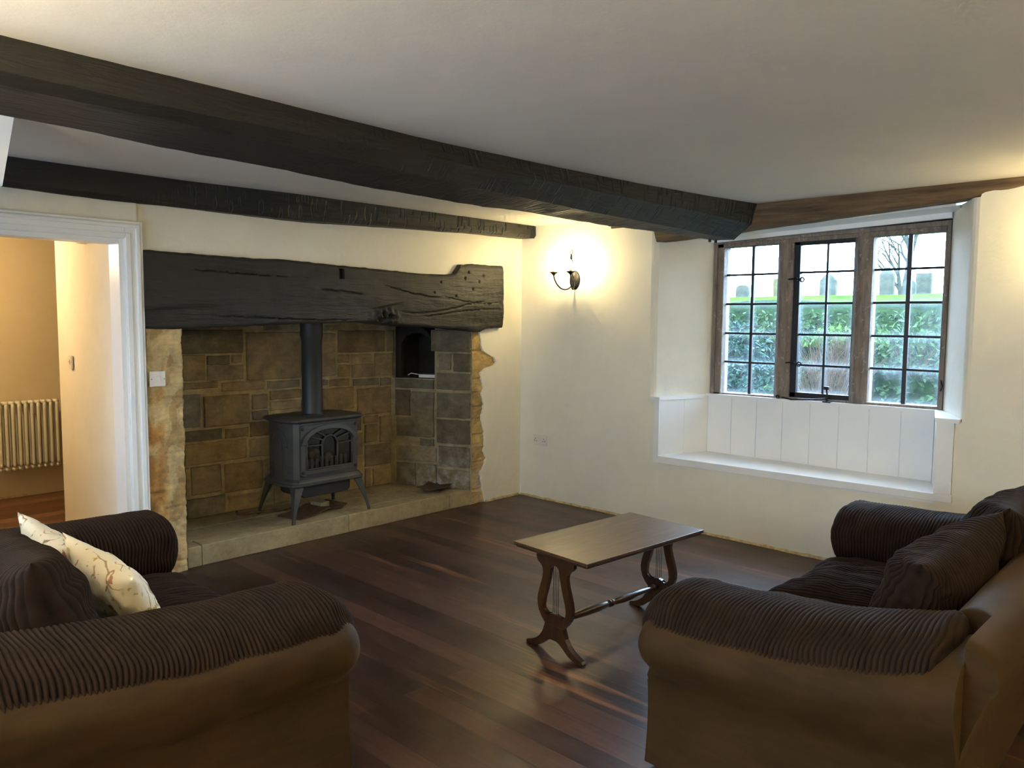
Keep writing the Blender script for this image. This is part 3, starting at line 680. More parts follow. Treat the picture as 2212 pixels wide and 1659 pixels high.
# local: x across (-.27..+.27), front at y=-.19
def stplan(w, d, bulge=.03, n=8):
    p = [(-w+.03, -d), (w-.03, -d), (w, -d+.03)]
    p += [(w+bulge*math.sin(PI*i/n), -d+.03+(2*d-.06)*i/n) for i in range(1, n)]
    p += [(w, d-.03), (w-.03, d), (-w+.03, d), (-w, d-.03)]
    p += [(-w-bulge*math.sin(PI*i/n), d-.03-(2*d-.06)*i/n) for i in range(1, n)] + [(-w, -d+.03)]
    return p
def scaled(p, k): return [(x+math.copysign(k, x), y+math.copysign(k, y)) for x, y in p]
b = bmesh.new(); P = stplan(.262, .178)
loft(b, [[(x, y, z) for x, y in scaled(P, k)] for k, z in ((0, .285), (0, .668))])
link('body', b, M['stove'], st)
b = bmesh.new()
for s in (-1, 1):
    b = bmesh.new()
    for z, k in ((.335, .003), (.375, .003)): tube(b, [(s*(.262+k+.03*math.sin(PI*i/8)), -.145+.29*i/8, z) for i in range(9)], .003, 6)
    def sx(y): return s*(.262+.002+.03*math.sin(PI*max(0, min(1, (y+.148)/.296))))
    for ra, zc in ((.10, .50), (.055, .50)):
        tube(b, [(sx(ra*math.cos(a)), ra*math.cos(a), zc+ra*1.25*math.sin(a)) for a in [PI*i/10 for i in range(11)]], .003, 6)
    for y in (-.055, .055): tube(b, [(sx(y), y, .30), (sx(y), y, .50)], .003, 6)
    for y0, y1 in ((-.11, -.055), (.055, .11)): tube(b, [(sx(y0), y0, .50), (sx(y1), y1, .50)], .003, 6)
    link('side_moulding', b, M['stove'], st, smooth=True)
b = bmesh.new()
loft(b, [[(x, y, z) for x, y in scaled(P, k)] for k, z in ((.008, .668), (.024, .676), (.030, .684), (.030, .690), (.024, .697), (.016, .699))])
link('top_plate', b, M['stove'], st)
b = bmesh.new()
loft(b, [[(x, y, z) for x, y in scaled(P, k)] for k, z in ((.024, .238), (.030, .244), (.030, .256), (.022, .262), (.018, .272), (.006, .286))])
link('base_plate', b, M['stove'], st)
b = bmesh.new(); prism(b, [(-.20, .17), (-.18, .15), (.18, .15), (.20, .17), (.20, .24), (-.20, .24)], 1, -.15, .12, .004)
link('ash_box', b, M['flue'], st)
for sx_ in (-1, 1):
    for sy in (-1, 1):
        b = bmesh.new(); rings = []
        for k in range(13):
            t = k/12; z = .24*(1-t); w = .052*(1-t)**1.6+.017; ox = sx_*(.262+.012+.048*t); oy = sy*(.178+.01+.04*t)
            if t > .94: w += .004
            th = .010
            # L-shaped casting: two plates meeting at the outer corner
            rings.append([(ox, oy, z), (ox-sx_*w, oy, z), (ox-sx_*w, oy-sy*th, z), (ox-sx_*th, oy-sy*th, z), (ox-sx_*th, oy-sy*w, z), (ox, oy-sy*w, z)])
        loft(b, rings); link('leg', b, M['stove'], st)
# door: plate with arched opening
FYs = -.181
def archout(hw, z0, z1, rise, n=24, nb=10, ns=8):
    pts = []
    for i in range(nb): pts.append((-hw+2*hw*i/nb, z0))
    for i in range(ns): pts.append((hw, z0+(z1-z0)*i/ns))
    for i in range(n): a = PI*i/n; pts.append((hw*math.cos(a), z1+rise*math.sin(a)))
    for i in range(ns): pts.append((-hw, z1-(z1-z0)*i/ns))
    return pts
inner = archout(.186, .352, .535, .085)
outer = []
for (u, v) in inner:
    cu, cv = 0, .48; du, dv = u-cu, v-cv; k = min((.232/abs(du)) if abs(du) > 1e-6 else 99, ((.655-cv)/dv) if dv > 1e-6 else ((.305-cv)/dv) if dv < -1e-6 else 99)
    outer.append((cu+du*k, cv+dv*k))
b = bmesh.new(); ringface(b, outer, inner, FYs-.012, FYs+.004)
sd = link('door', b, M['stove'], st)
b = bmesh.new()
arch = [(math.cos(a), math.sin(a)) for a in [PI*i/28 for i in range(29)]]
rings = [[(.190*c, FYs-.012, .535+.087*s), (.190*c, FYs-.028, .535+.087*s), (.222*c, FYs-.024, .535+.115*s), (.222*c, FYs-.012, .535+.115*s)] for c, s in arch]
loft(b, rings)
for s in (-1, 1): box(b, (min(s*.182, s*.232), FYs-.026, .522), (max(s*.182, s*.232), FYs-.010, .536), .002)
link('arch_moulding', b, M['stove'], sd)
b = bmesh.new(); G = FYs-.013
for x in (-.062, .062): tube(b, [(x, G, .352), (x, G, .51)], .0058, 6)
tube(b, [(.062*math.cos(a), G, .51+.062*math.sin(a)) for a in [PI*i/14 for i in range(15)]], .006, 6)
for s in (-1, 1):
    tube(b, [(s*.062, G, .51), (s*.188, G, .515)], .0052, 6)
    for a in (32, 62):
        a = math.radians(a); tube(b, [(s*.062*math.cos(a), G, .51+.062*math.sin(a)), (s*.18*math.cos(a*.85), G, .53+.088*math.sin(a*.95)+.0)], .0052, 6)
tube(b, [(-.186, G, .352), (.186, G, .352)], .0055, 6); tube(b, [(-.186, G-.004, .318), (.186, G-.004, .318)], .003, 6)
for s in (-1, 1): tube(b, [(s*.186, G, .352), (s*.186, G, .535)], .005, 6)
link('window_tracery', b, M['stove'], sd, smooth=True)
for x in (-.215, .215):
    for z in (.335, .632):
        b = bmesh.new(); lathe(b, [(.010, 0), (.010, .006), (.006, .010)], 10, Matrix.Translation((x, FYs-.012, z)) @ Matrix.Rotation(PI/2, 4, 'X')); link('bolt', b, M['greyplastic'], sd)
b = bmesh.new(); box(b, (-.19, FYs-.001, .345), (.19, FYs+.001, .63)); link('glass', b, M['stoveglass'], sd)
# firebox hollow: the body front is cut back behind the glass
body = [c for c in st.children if c.name.startswith('body')][0]
bpy.data.objects.remove(body)
b = bmesh.new(); n = len(P)
fi = [i for i, (x, y) in enumerate(P)]
A = [b.verts.new((x, y, .285)) for x, y in P]; Bv = [b.verts.new((x, y, .668)) for x, y in P]
for i in range(n):
    if i == 0: continue           # front panel replaced by a frame
    b.faces.new((A[i], A[(i+1) % n], Bv[(i+1) % n], Bv[i]))
b.faces.new(Bv); b.faces.new(A)
fo = [(-.232, .285), (.232, .285), (.232, .668), (-.232, .668)]
ringface(b, [(-.2325, .284), (.2325, .284), (.2325, .669), (-.2325, .669)], [(-.19, .345), (.19, .345), (.19, .64), (-.19, .64)], -.178, -.170)
link('body', b, M['stove'], st)
b = bmesh.new()
I0 = [b.verts.new(p) for p in ((-.19, -.17, .345), (.19, -.17, .345), (.19, -.17, .64), (-.19, -.17, .64))]; I1 = [b.verts.new(p) for p in ((-.17, .12, .345), (.17, .12, .345), (.17, .12, .64), (-.17, .12, .64))]
for i in range(4): b.faces.new((I0[i], I0[(i+1) % 4], I1[(i+1) % 4], I1[i]))
b.faces.new(I1); link('firebox', b, M['firebox'], st)
b = bmesh.new()
for i in range(9): box(b, (-.17+i*.040, -.158, .345), (-.148+i*.040, -.150, .415+.006*(i % 2)), .003)
link('fuel_bars', b, M['coal'], st)
b = bmesh.new()
for i in range(9):
    x = random.uniform(-.14, .14); y = random.uniform(-.12, .02); r = random.uniform(.025, .04)
    q = bmesh.ops.create_icosphere(b, subdivisions=2, radius=r)
    for v in q['verts']: v.co = v.co*(1+.25*nz(v.co.x*40+i, v.co.y*40, v.co.z*40)) + Vector((x, y, .375+.02*(i % 3)))
link('coals', b, M['coal'], st, smooth=True)
b = bmesh.new()
lathe(b, [(.086, .699), (.086, .705), (.073, .707), (.0705, .72), (.0705, 1.228), (.074, 1.232), (.074, 1.245), (.0775, 1.25), (.0775, 1.72)], 40, Matrix.Translation((-.022, -.02, 0)))
link('flue_pipe', b, M['flue'], st, smooth=True)

# things on the hearth
b = bmesh.new()
rings = []
for i in range(13):
    t = i/12; y = -.15+.30*t; lift = .045*abs(t-.5)**2*4*.5
    rings.append([(-.10+.0*t, y, .02+lift), (.0, y, .004+lift*.6), (.10, y, .02+lift), (.105, y, .028+lift), (.0, y, .014+lift*.6), (-.105, y, .028+lift)])
loft(b, rings)
tr = thing('iron_tray', 'small rusty iron ash tray lying on the right end of the hearth', 'tray', (-.79, .20, .13), math.radians(-62))
link('pan', b, M['rust'], tr)
b = bmesh.new(); box(b, (-.07, -.08, -.003), (.07, .09, .012), .004); link('foot', b, M['rust'], tr)
gr = thing('fallen_grate', 'bent dark iron plates lying under the stove', 'grate', (-1.87, .28, .124), .2)
b = bmesh.new()
prism(b, [(-.24, .002), (-.10, .004), (.02, .03), (.16, .012), (.22, .028), (.22, .034), (.16, .02), (.02, .04), (-.10, .012), (-.24, .008)], 1, -.12, .10)
link('plate', b, M['rust'], gr)
b = bmesh.new(); box(b, (.02, -.06, .014), (.10, .05, .065), .004); link('block', b, M['flag'], gr)
b = bmesh.new(); tube(b, [(-2.33, .52, .16), (-2.335, .50, .15), (-2.30, .46, .152), (-2.17, .42, .152), (-2.05, .40, .150), (-1.95, .38, .16)], .009, 8)
tag(link('gas_pipe', b, M['rust'], smooth=True), 'thin dark pipe running along the hearth left of the stove', 'pipe')
# router in the bread oven
P0 = sp(.36, 0, -.09)
ro = thing('router', 'small white flat box with dark top on the oven ledge', 'router', (P0.x, P0.y, 1.02), math.atan2(dn.y, dn.x))
b = bmesh.new(); box(b, (-.03, -.045, .001), (.13, .06, .028), .003); link('case', b, M['plastic'], ro)
b = bmesh.new(); box(b, (-.032, -.047, .028), (.132, .062, .038), .003); link('lid', b, M['greyplastic'], ro)
P1 = sp(.55, 0, -.05)
b = bmesh.new(); tube(b, [P1+Vector((.05, -.06, 1.03)), P1+Vector((.02, -.04, 1.045)), P1+Vector((-.02, 0, 1.055)), P1+Vector((-.03, .03, 1.04)), P1+Vector((0, .05, 1.028))], .004, 6)
tag(link('cable', b, M['plastic'], smooth=True), 'pale coiled cable beside the white box in the oven recess', 'cable')

# ------------------------------------------------------------------ switches and socket
def faceplate(name, label, cat, loc, rz, w, hgt, rockers):
    t = thing(name, label, cat, loc, rz)
    b = bmesh.new(); box(b, (-w/2, -.012, -hgt/2), (w/2, .0, hgt/2), .004); link('face_plate', b, M['plastic'], t)
    for (x, z, rw, rh) in rockers:
        b = bmesh.new(); box(b, (x-rw/2, -.017, z-rh/2), (x+rw/2, -.010, z+rh/2), .002); link('rocker', b, M['plastic'], t)
    for s in (-1, 1):
        b = bmesh.new(); lathe(b, [(.0035, 0), (.0035, .0015)], 10, Matrix.Translation((s*w*.40, -.012, 0)) @ Matrix.Rotation(PI/2, 4, 'X')); link('screw', b, M['screw'], t)
    return t
faceplate('light_switch', 'white square light switch on the stone jamb left of the fireplace', 'switch', (-3.06, -.014, 1.150), 0, .088, .088, [(0, 0, .022, .034)])
faceplate('light_switch', 'small switch on the lit hall wall seen through the doorway', 'switch', (-3.102, 1.278, 1.192), math.radians(-90-6), .092, .092, [(0, 0, .02, .034)])
t = faceplate('double_socket', 'white double power socket low on the wall near the corner', 'socket', (-.001, -.234, .498), -PI/2, .146, .086, [(-.018, .02, .014, .022), (.018, .02, .014, .022)])
for s in (-1, 1):
    c = s*.045; b = bmesh.new()
    for (x, z, w, h) in ((c, .012, .005, .009), (c-.011, -.008, .008, .005), (c+.011, -.008, .008, .005)): box(b, (x-w/2, -.0135, z-h/2), (x+w/2, -.0118, z+h/2))
    link('pin_holes', b, M['greyplastic'], t)

# ------------------------------------------------------------------ wall sconces
def spiral(cx_, cz, r, turns, n=26, y=0): return [(cx_+r*(1-i/n*.85)*math.cos(turns*2*PI*i/n), y, cz+r*(1-i/n*.85)*math.sin(turns*2*PI*i/n)) for i in range(n+1)]
def sconce(loc, rz, label, group=None):
    # local: y is out of the wall (negative), x along wall
    t = thing('wall_sconce', label, 'wall light', loc, rz, group)
    b = bmesh.new(); lathe(b, [(.052, 0), (.052, .004), (.046, .010), (.03, .016), (.012, .020)], 28, Matrix.Rotation(PI/2, 4, 'X') @ Matrix.Diagonal((1, 1.45, 1, 1)))
    link('backplate', b, M['iron'], t, smooth=True)
    for s in (-1, 1):
        b = bmesh.new(); pts = []
        for i in range(19):
            a = -PI*.0-PI*i/18; ux = .5+.5*math.cos(a)  # 1 -> 0
            k = 1-ux
            pts.append((s*(.012+.073*k), -.018-.142*k, -.02-.062*math.sin(PI*i/18)+.055*k**3))
        tube(b, pts, .0055, 8)
        q = pts[9]; lathe(b, [(.004, -.004), (.007, 0), (.004, .004)], 8, Matrix.Translation(q))
        link('arm', b, M['iron'], t, smooth=True)
        x, y = s*.085, -.16
        b = bmesh.new(); lathe(b, [(.004, .028), (.007, .032), (.012, .040), (.034, .056), (.034, .058), (.010, .048)], 20, Matrix.Translation((x, y, 0)))
        link('drip_pan', b, M['iron'], t, smooth=True)
        b = bmesh.new(); lathe(b, [(.0115, .046), (.0115, .085), (.006, .086)], 16, Matrix.Translation((x, y, 0))); link('candle_tube', b, M['candle'], t, smooth=True)
        b = bmesh.new(); lathe(b, [(.004, .086), (.009, .090), (.0155, .102), (.017, .112), (.014, .124), (.007, .138), (.001, .148)], 16, Matrix.Translation((x, y, 0))); link('bulb', b, M['bulb'], t, smooth=True)
    b = bmesh.new()
    tube(b, [(0, -.02, .02), (0, -.05, .06), (0, -.06, .12), (0, -.05, .20)], .004, 8)
    tube(b, [(-.022, -.05, .112), (-.02, -.05, .135), (-.006, -.05, .158), (0, -.05, .20)], [.002, .003, .005, .006], 8)
    tube(b, [(.022, -.05, .112), (.02, -.05, .135), (.006, -.05, .158), (0, -.05, .20)], [.002, .003, .005, .006], 8)
    tube(b, [(.013*math.cos(a), -.05, .218+.018*math.sin(a)) for a in [2*PI*i/16 for i in range(17)]], .0025, 6)
    tube(b, [(-.02, -.07, .05), (-.03, -.07, .06)] + [(x-.045, -.07, z) for x, _, z in spiral(0, .045, .018, 1.6)], .0022, 6)
    link('scroll', b, M['iron'], t, smooth=True)
    return t
s1 = sconce((-.001, -.578, 1.822), -PI/2, 'black iron two-candle wall light glowing in the corner by the fireplace')
dup(s1, (-.001, -4.02, 1.822), -PI/2, 'black iron wall light on the window wall behind the right sofa')
dup(s1, (LX+.001, -4.4, 1.822), PI/2, 'unseen iron wall light added for fill on the far left wall')  # out-of-view copy added as warm fill
dup(s1, (-3.4, FY+.001, 1.822), PI, 'unseen iron wall light added for fill on the wall behind the right sofa')  # another unseen copy, added to fill the room
dup(s1, (-5.6, FY+.001, 1.822), PI, 'unseen iron wall light added for fill on the wall behind the camera')  # unseen copy behind the camera, added for fill

def fill_uplighter(loc, label):  # invented fill lamp, kept out of view to raise the room light
    t = thing('added_fill_lamp', label, 'added fill lamp', loc)
    b = bmesh.new(); lathe(b, [(.13, 0), (.13, .015), (.03, .03), (.011, .05), (.011, 1.62)], 24); link('stand', b, M['iron'], t, smooth=True)
    b = bmesh.new(); rings = []
    pr = [(.012, 1.62), (.06, 1.63), (.12, 1.67), (.15, 1.72), (.147, 1.722), (.115, 1.68), (.06, 1.645), (.012, 1.64)]
    lathe(b, pr, 28); link('bowl', b, M['iron'], t, smooth=True)
    b = bmesh.new(); lathe(b, [(.01, 1.645), (.045, 1.66), (.05, 1.685), (.03, 1.70), (.004, 1.705)], 16); link('bulb', b, M['fill_glow'], t, smooth=True)
fill_uplighter((-5.55, -2.6, 0), 'unseen floor lamp added for fill light, left of the left sofa')  # added to brighten the upper left ceiling
fill_uplighter((-4.2, -5.9, 0), 'unseen floor lamp added for fill light, by the wall behind the camera')  # second one added for more ambient light
# ------------------------------------------------------------------ coffee table
ct = thing('coffee_table', 'mahogany coffee table with lyre-shaped ends on the floorboards', 'table', (-1.885, -2.35, 0), math.radians(-4.5))
b = bmesh.new(); box(b, (-.425, -.232, .468), (.425, .232, .476), .002); link('table_top', b, M['veneer'], ct)
b = bmesh.new(); box(b, (-.424, -.231, .460), (.424, .231, .4685), .003); box(b, (-.416, -.223, .450), (.416, .223, .461), .004); box(b, (-.375, -.185, .437), (.375, .185, .453), .003); link('apron', b, M['mahog'], ct)
prof = [(.44, .118), (.418, .116), (.404, .105), (.393, .088), (.38, .078), (.36, .074), (.33, .080), (.30, .090), (.26, .103), (.23, .109), (.20, .107), (.175, .098), (.15, .080), (.128, .058)]
hole = [(.405, .008), (.400, .018), (.388, .027), (.36, .031), (.32, .041), (.28, .053), (.24, .066), (.21, .071), (.19, .069), (.175, .058), (.167, .04), (.170, .030), (.178, .026), (.184, .008)]
for X in (-.375, .375):
    b = bmesh.new()
    outer = [(-w, z) for z, w in prof] + [(w, z) for z, w in prof[::-1]]; inner = [(-w, z) for z, w in hole] + [(w, z) for z, w in hole[::-1]]
    ringface(b, outer, inner, X-.010, X+.010, 0)
    es = [e for e in b.edges if len(e.link_faces) == 2 and e.calc_face_angle(0) > 1.2]
    bmesh.ops.bevel(b, geom=es, offset=.003, segments=2, affect='EDGES')
    ly = link('lyre', b, M['mahog'], ct)
    b = bmesh.new()
    for y in (-.016, -.0055, .0055, .016): tube(b, [(X, y, .180), (X, y, .404)], .0013, 6)
    link('strings', b, M['iron'], ly)
    b = bmesh.new()
    half = [(.058, .130), (.060, .112), (.070, .085), (.090, .058), (.118, .036), (.150, .024), (.172, .018), (.180, .008), (.174, 0), (.150, 0), (.118, .004), (.085, .018), (.058, .040), (.038, .056), (.018, .064)]
    prism(b, half + [(-y, z) for y, z in half[::-1]], 0, X-.013, X+.013, .002)
    link('foot', b, M['mahog'], ct)
b = bmesh.new()
pf = [(.009, -.365), (.012, -.34), (.017, -.335), (.017, -.325), (.009, -.315), (.009, -.30), (.013, -.28), (.019, -.17), (.020, -.09), (.016, -.03), (.012, -.018), (.018, -.012), (.018, -.004), (.014, 0), (.018, .004), (.018, .012), (.012, .018), (.016, .03), (.020, .09), (.019, .17), (.013, .28), (.009, .30), (.009, .315), (.017, .325), (.017, .335), (.012, .34), (.009, .365)]
lathe(b, pf, 20, Matrix.Translation((0, 0, .142)) @ Matrix.Rotation(PI/2, 4, 'Y')); link('stretcher', b, M['mahog'], ct, smooth=True)

# ------------------------------------------------------------------ sofas
def ribcol(bm, fn):
    lay = bm.loops.layers.float_color.new('rib')
    for f in bm.faces:
        for l in f.loops: v = fn(l.vert.index); l[lay] = (v, v, v, 1)
def bolster(parent, x0, sgn, seed, D=.91, pitch=.0148, near=True):
    """draped corduroy roll on an arm; x0 outer side plane, sgn +1 when inside is +x"""
    b = bmesh.new(); per = 7; n = int((D+.09)/pitch*per); m = 56; rings = []; vals = []
    for i in range(n+1):
        s = i/n; y0 = (.085 if near else .045)-(D+.075 if near else D+.035)*s
        e = 1-(1-min(1, s/.17))**2.3*.72 if s < .17 else 1
        if not near: e = 1-(1-min(1, s/.07))**2.2*.55
        e2 = 1-(1-min(1, (1-s)/.06))**2.2*.65 if s > .94 else 1
        k = e*e2; rise = .012*s+.085*s**2.5 - .012*math.sin(PI*s)
        ring = []
        for j in range(m):
            a = 2*PI*j/m; ca, sa = math.cos(a), math.sin(a)
            hx = .208*math.copysign(abs(ca)**.85, ca); hz = (.130 if sa > 0 else .155)*math.copysign(abs(sa)**.85, sa)
            cx_ = .160; cz = .492+rise
            drift = .022*nz(ca*1.2+seed, s*3, sa*1.2)+.004*nz(ca*2, s*16, sa*2)
            ph = (s*(D+.09)+drift)/pitch; rb = abs(math.sin(PI*ph))**.6
            fold = .007*nz(ca*1.5+seed, s*7, sa*1.5)+.005*nz(ca*3+seed, s*22, sa*3)*(1 if s < .2 or s > .9 else .25)
            amp = .0080*(rb-.6)
            kk = k*(1+(fold+amp)/.15) if k > 0 else k
            ring.append((x0+sgn*(cx_+hx*kk), y0+(.004*nz(a*2, s*9, 3)), cz-(1-k)*.045+hz*kk)); vals.append(max(0, min(1, rb*.9+.05+.25*nz(a*2, s*30, seed))))
        rings.append(ring)
    loft(b, rings); b.verts.index_update(); b.verts.ensure_lookup_table(); ribcol(b, lambda ix: vals[ix])
    return link('arm_bolster', b, M['cord'], parent, smooth=True)
def pad(bm_name, parent, w, h, t, ribs, mtx, seed, mat='cord', puff=1., ear=.10, nu=None, nv=46, fold=.012, sx=.30):
    """cushion in local (u: width, v: height, thickness along w) ; ribs across u"""
    b = bmesh.new(); nu = nu or ribs*7; vals = []; top = []; bot = []
    for side in (1, -1):
        G = []
        for i in range(nu+1):
            u = -1+2*i/nu; row = []
            for j in range(nv+1):
                v = -1+2*j/nv
                th = (max(0, 1-abs(u)**3.2)**.55)*(max(0, 1-abs(v)**3.2)**.55)
                ins = 1-.085*(1-abs(v)**2)*abs(u)**3*1.0; ins2 = 1-.085*(1-abs(u)**2)*abs(v)**3
                x = u*w/2*ins*(1+ear*.25*abs(u*v)**3); y = v*h/2*ins2*(1+ear*.25*abs(u*v)**3)
                ph = ribs*(i/nu)+.9*nz(u*2+seed, v*2, seed)+.25*nz(u*6, v*6, seed)
                rb = abs(math.sin(PI*ph))**.6 if ribs else .5
                f = fold*nz(u*2.2+seed, v*2.8, side+seed)+fold*.6*nz(u*6+seed, v*5, side*2+seed)
                z = side*(th*t/2*puff+ (f+.009*(rb-.6)*(1 if ribs else 0))*min(1, th*2.5))
                row.append(b.verts.new(mtx @ Vector((x, y, z)))); vals.append(max(0, min(1, rb*.9+.05+.25*nz(u*9, v*9, seed))))
            G.append(row)
        for i in range(nu):
            for j in range(nv): b.faces.new((G[i][j], G[i+1][j], G[i+1][j+1], G[i][j+1]))
    b.verts.index_update(); b.verts.ensure_lookup_table(); ribcol(b, lambda ix: vals[ix])
    bmesh.ops.remove_doubles(b, verts=b.verts, dist=.0004)
    return link(bm_name, b, M[mat], parent, smooth=True)
def basis(c, ux, uy):
    ux = Vector(ux).normalized(); uy = Vector(uy); uy = (uy-ux*uy.dot(ux)).normalized(); uz = ux.cross(uy)
    return Matrix(((ux.x, uy.x, uz.x, c[0]), (ux.y, uy.y, uz.y, c[1]), (ux.z, uy.z, uz.z, c[2]), (0, 0, 0, 1)))
def catmull(pts, k=5):
    out = []; n = len(pts)
    for i in range(n-1):
        p0, p1, p2, p3 = pts[max(i-1, 0)], pts[i], pts[i+1], pts[min(i+2, n-1)]
        for j in range(k):
            t = j/k; out.append(tuple(.5*((2*p1[a])+(-p0[a]+p2[a])*t+(2*p0[a]-5*p1[a]+4*p2[a]-p3[a])*t*t+(-p0[a]+3*p1[a]-3*p2[a]+p3[a])*t**3) for a in range(2)))
    out.append(pts[-1]); return out
def sofa(label, loc, rz, W, seed, D=.925):
    t = thing('sofa', label, 'sofa', loc, rz)
    AW = .31; dD = D-.925
    armsec = catmull([(0, .02), (.012, .15), (.010, .27), (-.002, .325), (-.030, .36), (-.062, .40), (-.076, .445), (-.066, .492), (-.035, .525), (.02, .545), (.12, .55), (.24, .545), (.30, .50), (.31, .40), (.31, .2), (.31, .02)], 4)
    for x0, s in ((0, 1), (W, -1)):
        b = bmesh.new(); rings = []; n = 44
        for i in range(n+1):
            u = i/n; y = -D*u+.0; rise = .015*u+.10*u**2.6
            k = 1
            endr = 0
            if u < .05: endr = (1-u/.05)
            ring = []
            for (px, pz) in armsec:
                q = 1-(.16*endr**2)
                cx_, cz = .14, .30
                if pz > .33: X = cx_+(px-cx_)*q; Z = .43+(pz-.43)*q
                else: X = px; Z = pz
                Z += rise*min(1, max(0, (pz-.28)/.15)); fl = .004*nz(px*8, u*7, pz*6+seed)+.006*nz(px*6+seed, u*4, pz*14)*(pz > .3)
                yy = y-(.02*endr if pz > .33 else 0)*0
                ring.append((x0+s*(X+fl), yy+.012*math.sin(PI*min(1, max(0, (pz-.33)/.22)))*(1-u), Z))
            rings.append(ring)
        loft(b, rings); o = link('arm', b, M['suede'], t, smooth=True)
        mo = o.modifiers.new('es', 'EDGE_SPLIT'); mo.split_angle = math.radians(60)
        b = bmesh.new(); pp = [(x0+s*(-.001 if k == 0 else .0), .004, .02+.02*k) for k in range(2)]
        sec_ = [(x0+s*(px+.002), .004, pz) for px, pz in armsec[:44] if pz < .36][:14]
        tube(b, [(x0+s*(px+.004), .003, pz) for px, pz in armsec[:11]], .004, 6); link('piping', b, M['suede'], o, smooth=True)
        bolster(t, x0, s, seed+s*3, D-.015, near=((s > 0) == (rz == 0)))
    b = bmesh.new(); rings = []
    bs = catmull([(-.87, .02), (-.885, .15), (-.905, .32), (-.94, .46), (-.975, .56), (-1.0, .62), (-.995, .665), (-.965, .695), (-.91, .705), (-.86, .695), (-.82, .66), (-.80, .58), (-.76, .42), (-.74, .2), (-.74, .02)], 3)
    bs = [(y-dD, z) for y, z in bs]
    n = 90
    for i in range(n+1):
        u = i/n; e = max(0, 1-min(u, 1-u)/.02); x = .006+(W-.012)*u
        ak = min(1, max(0, (.30-min(x, W-x))/.03))
        rings.append([(x, y+(min(y, -D)-y)*ak+.006*nz(u*6, z*5, seed), z-.012*e*e*(z > .6)+.006*nz(u*7+3, y*5, seed)*(z > .3)) for y, z in bs])
    loft(b, rings); o = link('back', b, M['suede'], t, smooth=True); mo = o.modifiers.new('es', 'EDGE_SPLIT'); mo.split_angle = math.radians(60)
    b = bmesh.new(); box(b, (.30, -.80-dD, .03), (W-.30, -.02, .245), .02); link('base', b, M['suede'], t)
    SW = W-.62
    ns = 1 if SW < .95 else 2
    for k in range(ns):
        w = SW/ns+.03; c = .31+SW*(k+.5)/ns
        m = basis((c, -.37-dD/2, .335), (1, 0, 0), (0, 1, 0))
        pad('seat_cushion', t, w, .86+dD, .19, int(w/.0165), m, seed+k*5, fold=.016, nv=40)
    return t
RS = sofa('brown corduroy and suede sofa under the window with its near arm in front', (-2.735, -3.125, 0), 0, 1.93, 2)
LSo = sofa('brown corduroy and suede sofa in the left corner holding cream floral cushions', (-3.452, -.79, 0), -PI/2, 1.66, 11, 1.10)
# loose back cushions of the right sofa
m = basis((-2.03, -3.79, .60), (.97, -.12, .10), (.10, -.42, .9)); o = pad('back_cushion', None, .60, .44, .24, 36, m, 21, fold=.022, ear=.35)
tag(o, 'slumped corduroy back cushion nearest the camera on the right sofa', 'cushion', 'corduroy back cushions of the right sofa')
m = basis((-1.44, -3.84, .63), (.98, .05, 0), (.0, -.36, .93)); o = pad('back_cushion', None, .56, .46, .24, 34, m, 27, fold=.02, ear=.3)
tag(o, 'corduroy back cushion at the far end of the right sofa under the window seat', 'cushion', 'corduroy back cushions of the right sofa')
# left sofa
m = basis((-4.24, -1.92, .62), (.06, -1, .02), (-.30, 0, .95)); o = pad('back_cushion', None, .60, .46, .30, 36, m, 31, fold=.014, ear=.12)
tag(o, 'plump dark corduroy back cushion nearest the camera on the left sofa', 'cushion', 'corduroy back cushions of the left sofa')
m = basis((-4.30, -1.38, .60), (0, -1, 0), (-.30, 0, .95)); o = pad('back_cushion', None, .50, .42, .22, 30, m, 37, fold=.014, ear=.12)
tag(o, 'dark corduroy back cushion at the far end of the left sofa', 'cushion', 'corduroy back cushions of the left sofa')
m = basis((-3.99, -1.48, .575), (.06, -1, -.10), (-.40, -.05, .9)); o = pad('floral_cushion', None, .42, .38, .13, 0, m, 41, 'floral', fold=.010, ear=.4, nu=60)
tag(o, 'cream floral cushion at the far end of the left sofa beside the far arm', 'cushion', 'cream floral cushions')
m = basis((-3.93, -1.83, .56), (.14, -1, -.16), (-.45, -.1, .9)); o = pad('floral_cushion', None, .42, .38, .13, 0, m, 45, 'floral', fold=.010, ear=.4, nu=60)
tag(o, 'cream floral cushion leaning behind the near arm of the left sofa', 'cushion', 'cream floral cushions')

# ------------------------------------------------------------------ radiator in the hall
rd = thing('column_radiator', 'cream column radiator on the hall wall seen through the doorway', 'radiator', (-3.16, 2.74, 0), 0)
cm = None
for i in range(19):
    if cm is None:
        b = bmesh.new()
        for y in (-.035, .035):
            tube(b, [(0, y, .275), (0, y, .30), (0, y, .76), (0, y, .79)], [.012, .0125, .0125, .012], 10)
        for z in (.262, .795):
            tube(b, [(0, -.04, z), (0, .04, z)], .017, 10); tube(b, [(-.022, 0, z), (.022, 0, z)], .016, 10)
        cm = link('column', b, M['radiator'], rd, smooth=True); cm.location = (-.46, 0, 0)
    else:
        c = cm.copy(); COL.objects.link(c); c.parent = rd; c.location = (-.46+.046*i, 0, 0)
b = bmesh.new(); tube(b, [(.40, 0, .262), (.44, 0, .262), (.44, 0, .0)], .008, 8); link('pipe', b, M['radiator'], rd, smooth=True)
for x in (-.3, .2): b = bmesh.new(); box(b, (x, .0, .7), (x+.03, .11, .74)); link('bracket', b, M['radiator'], rd)

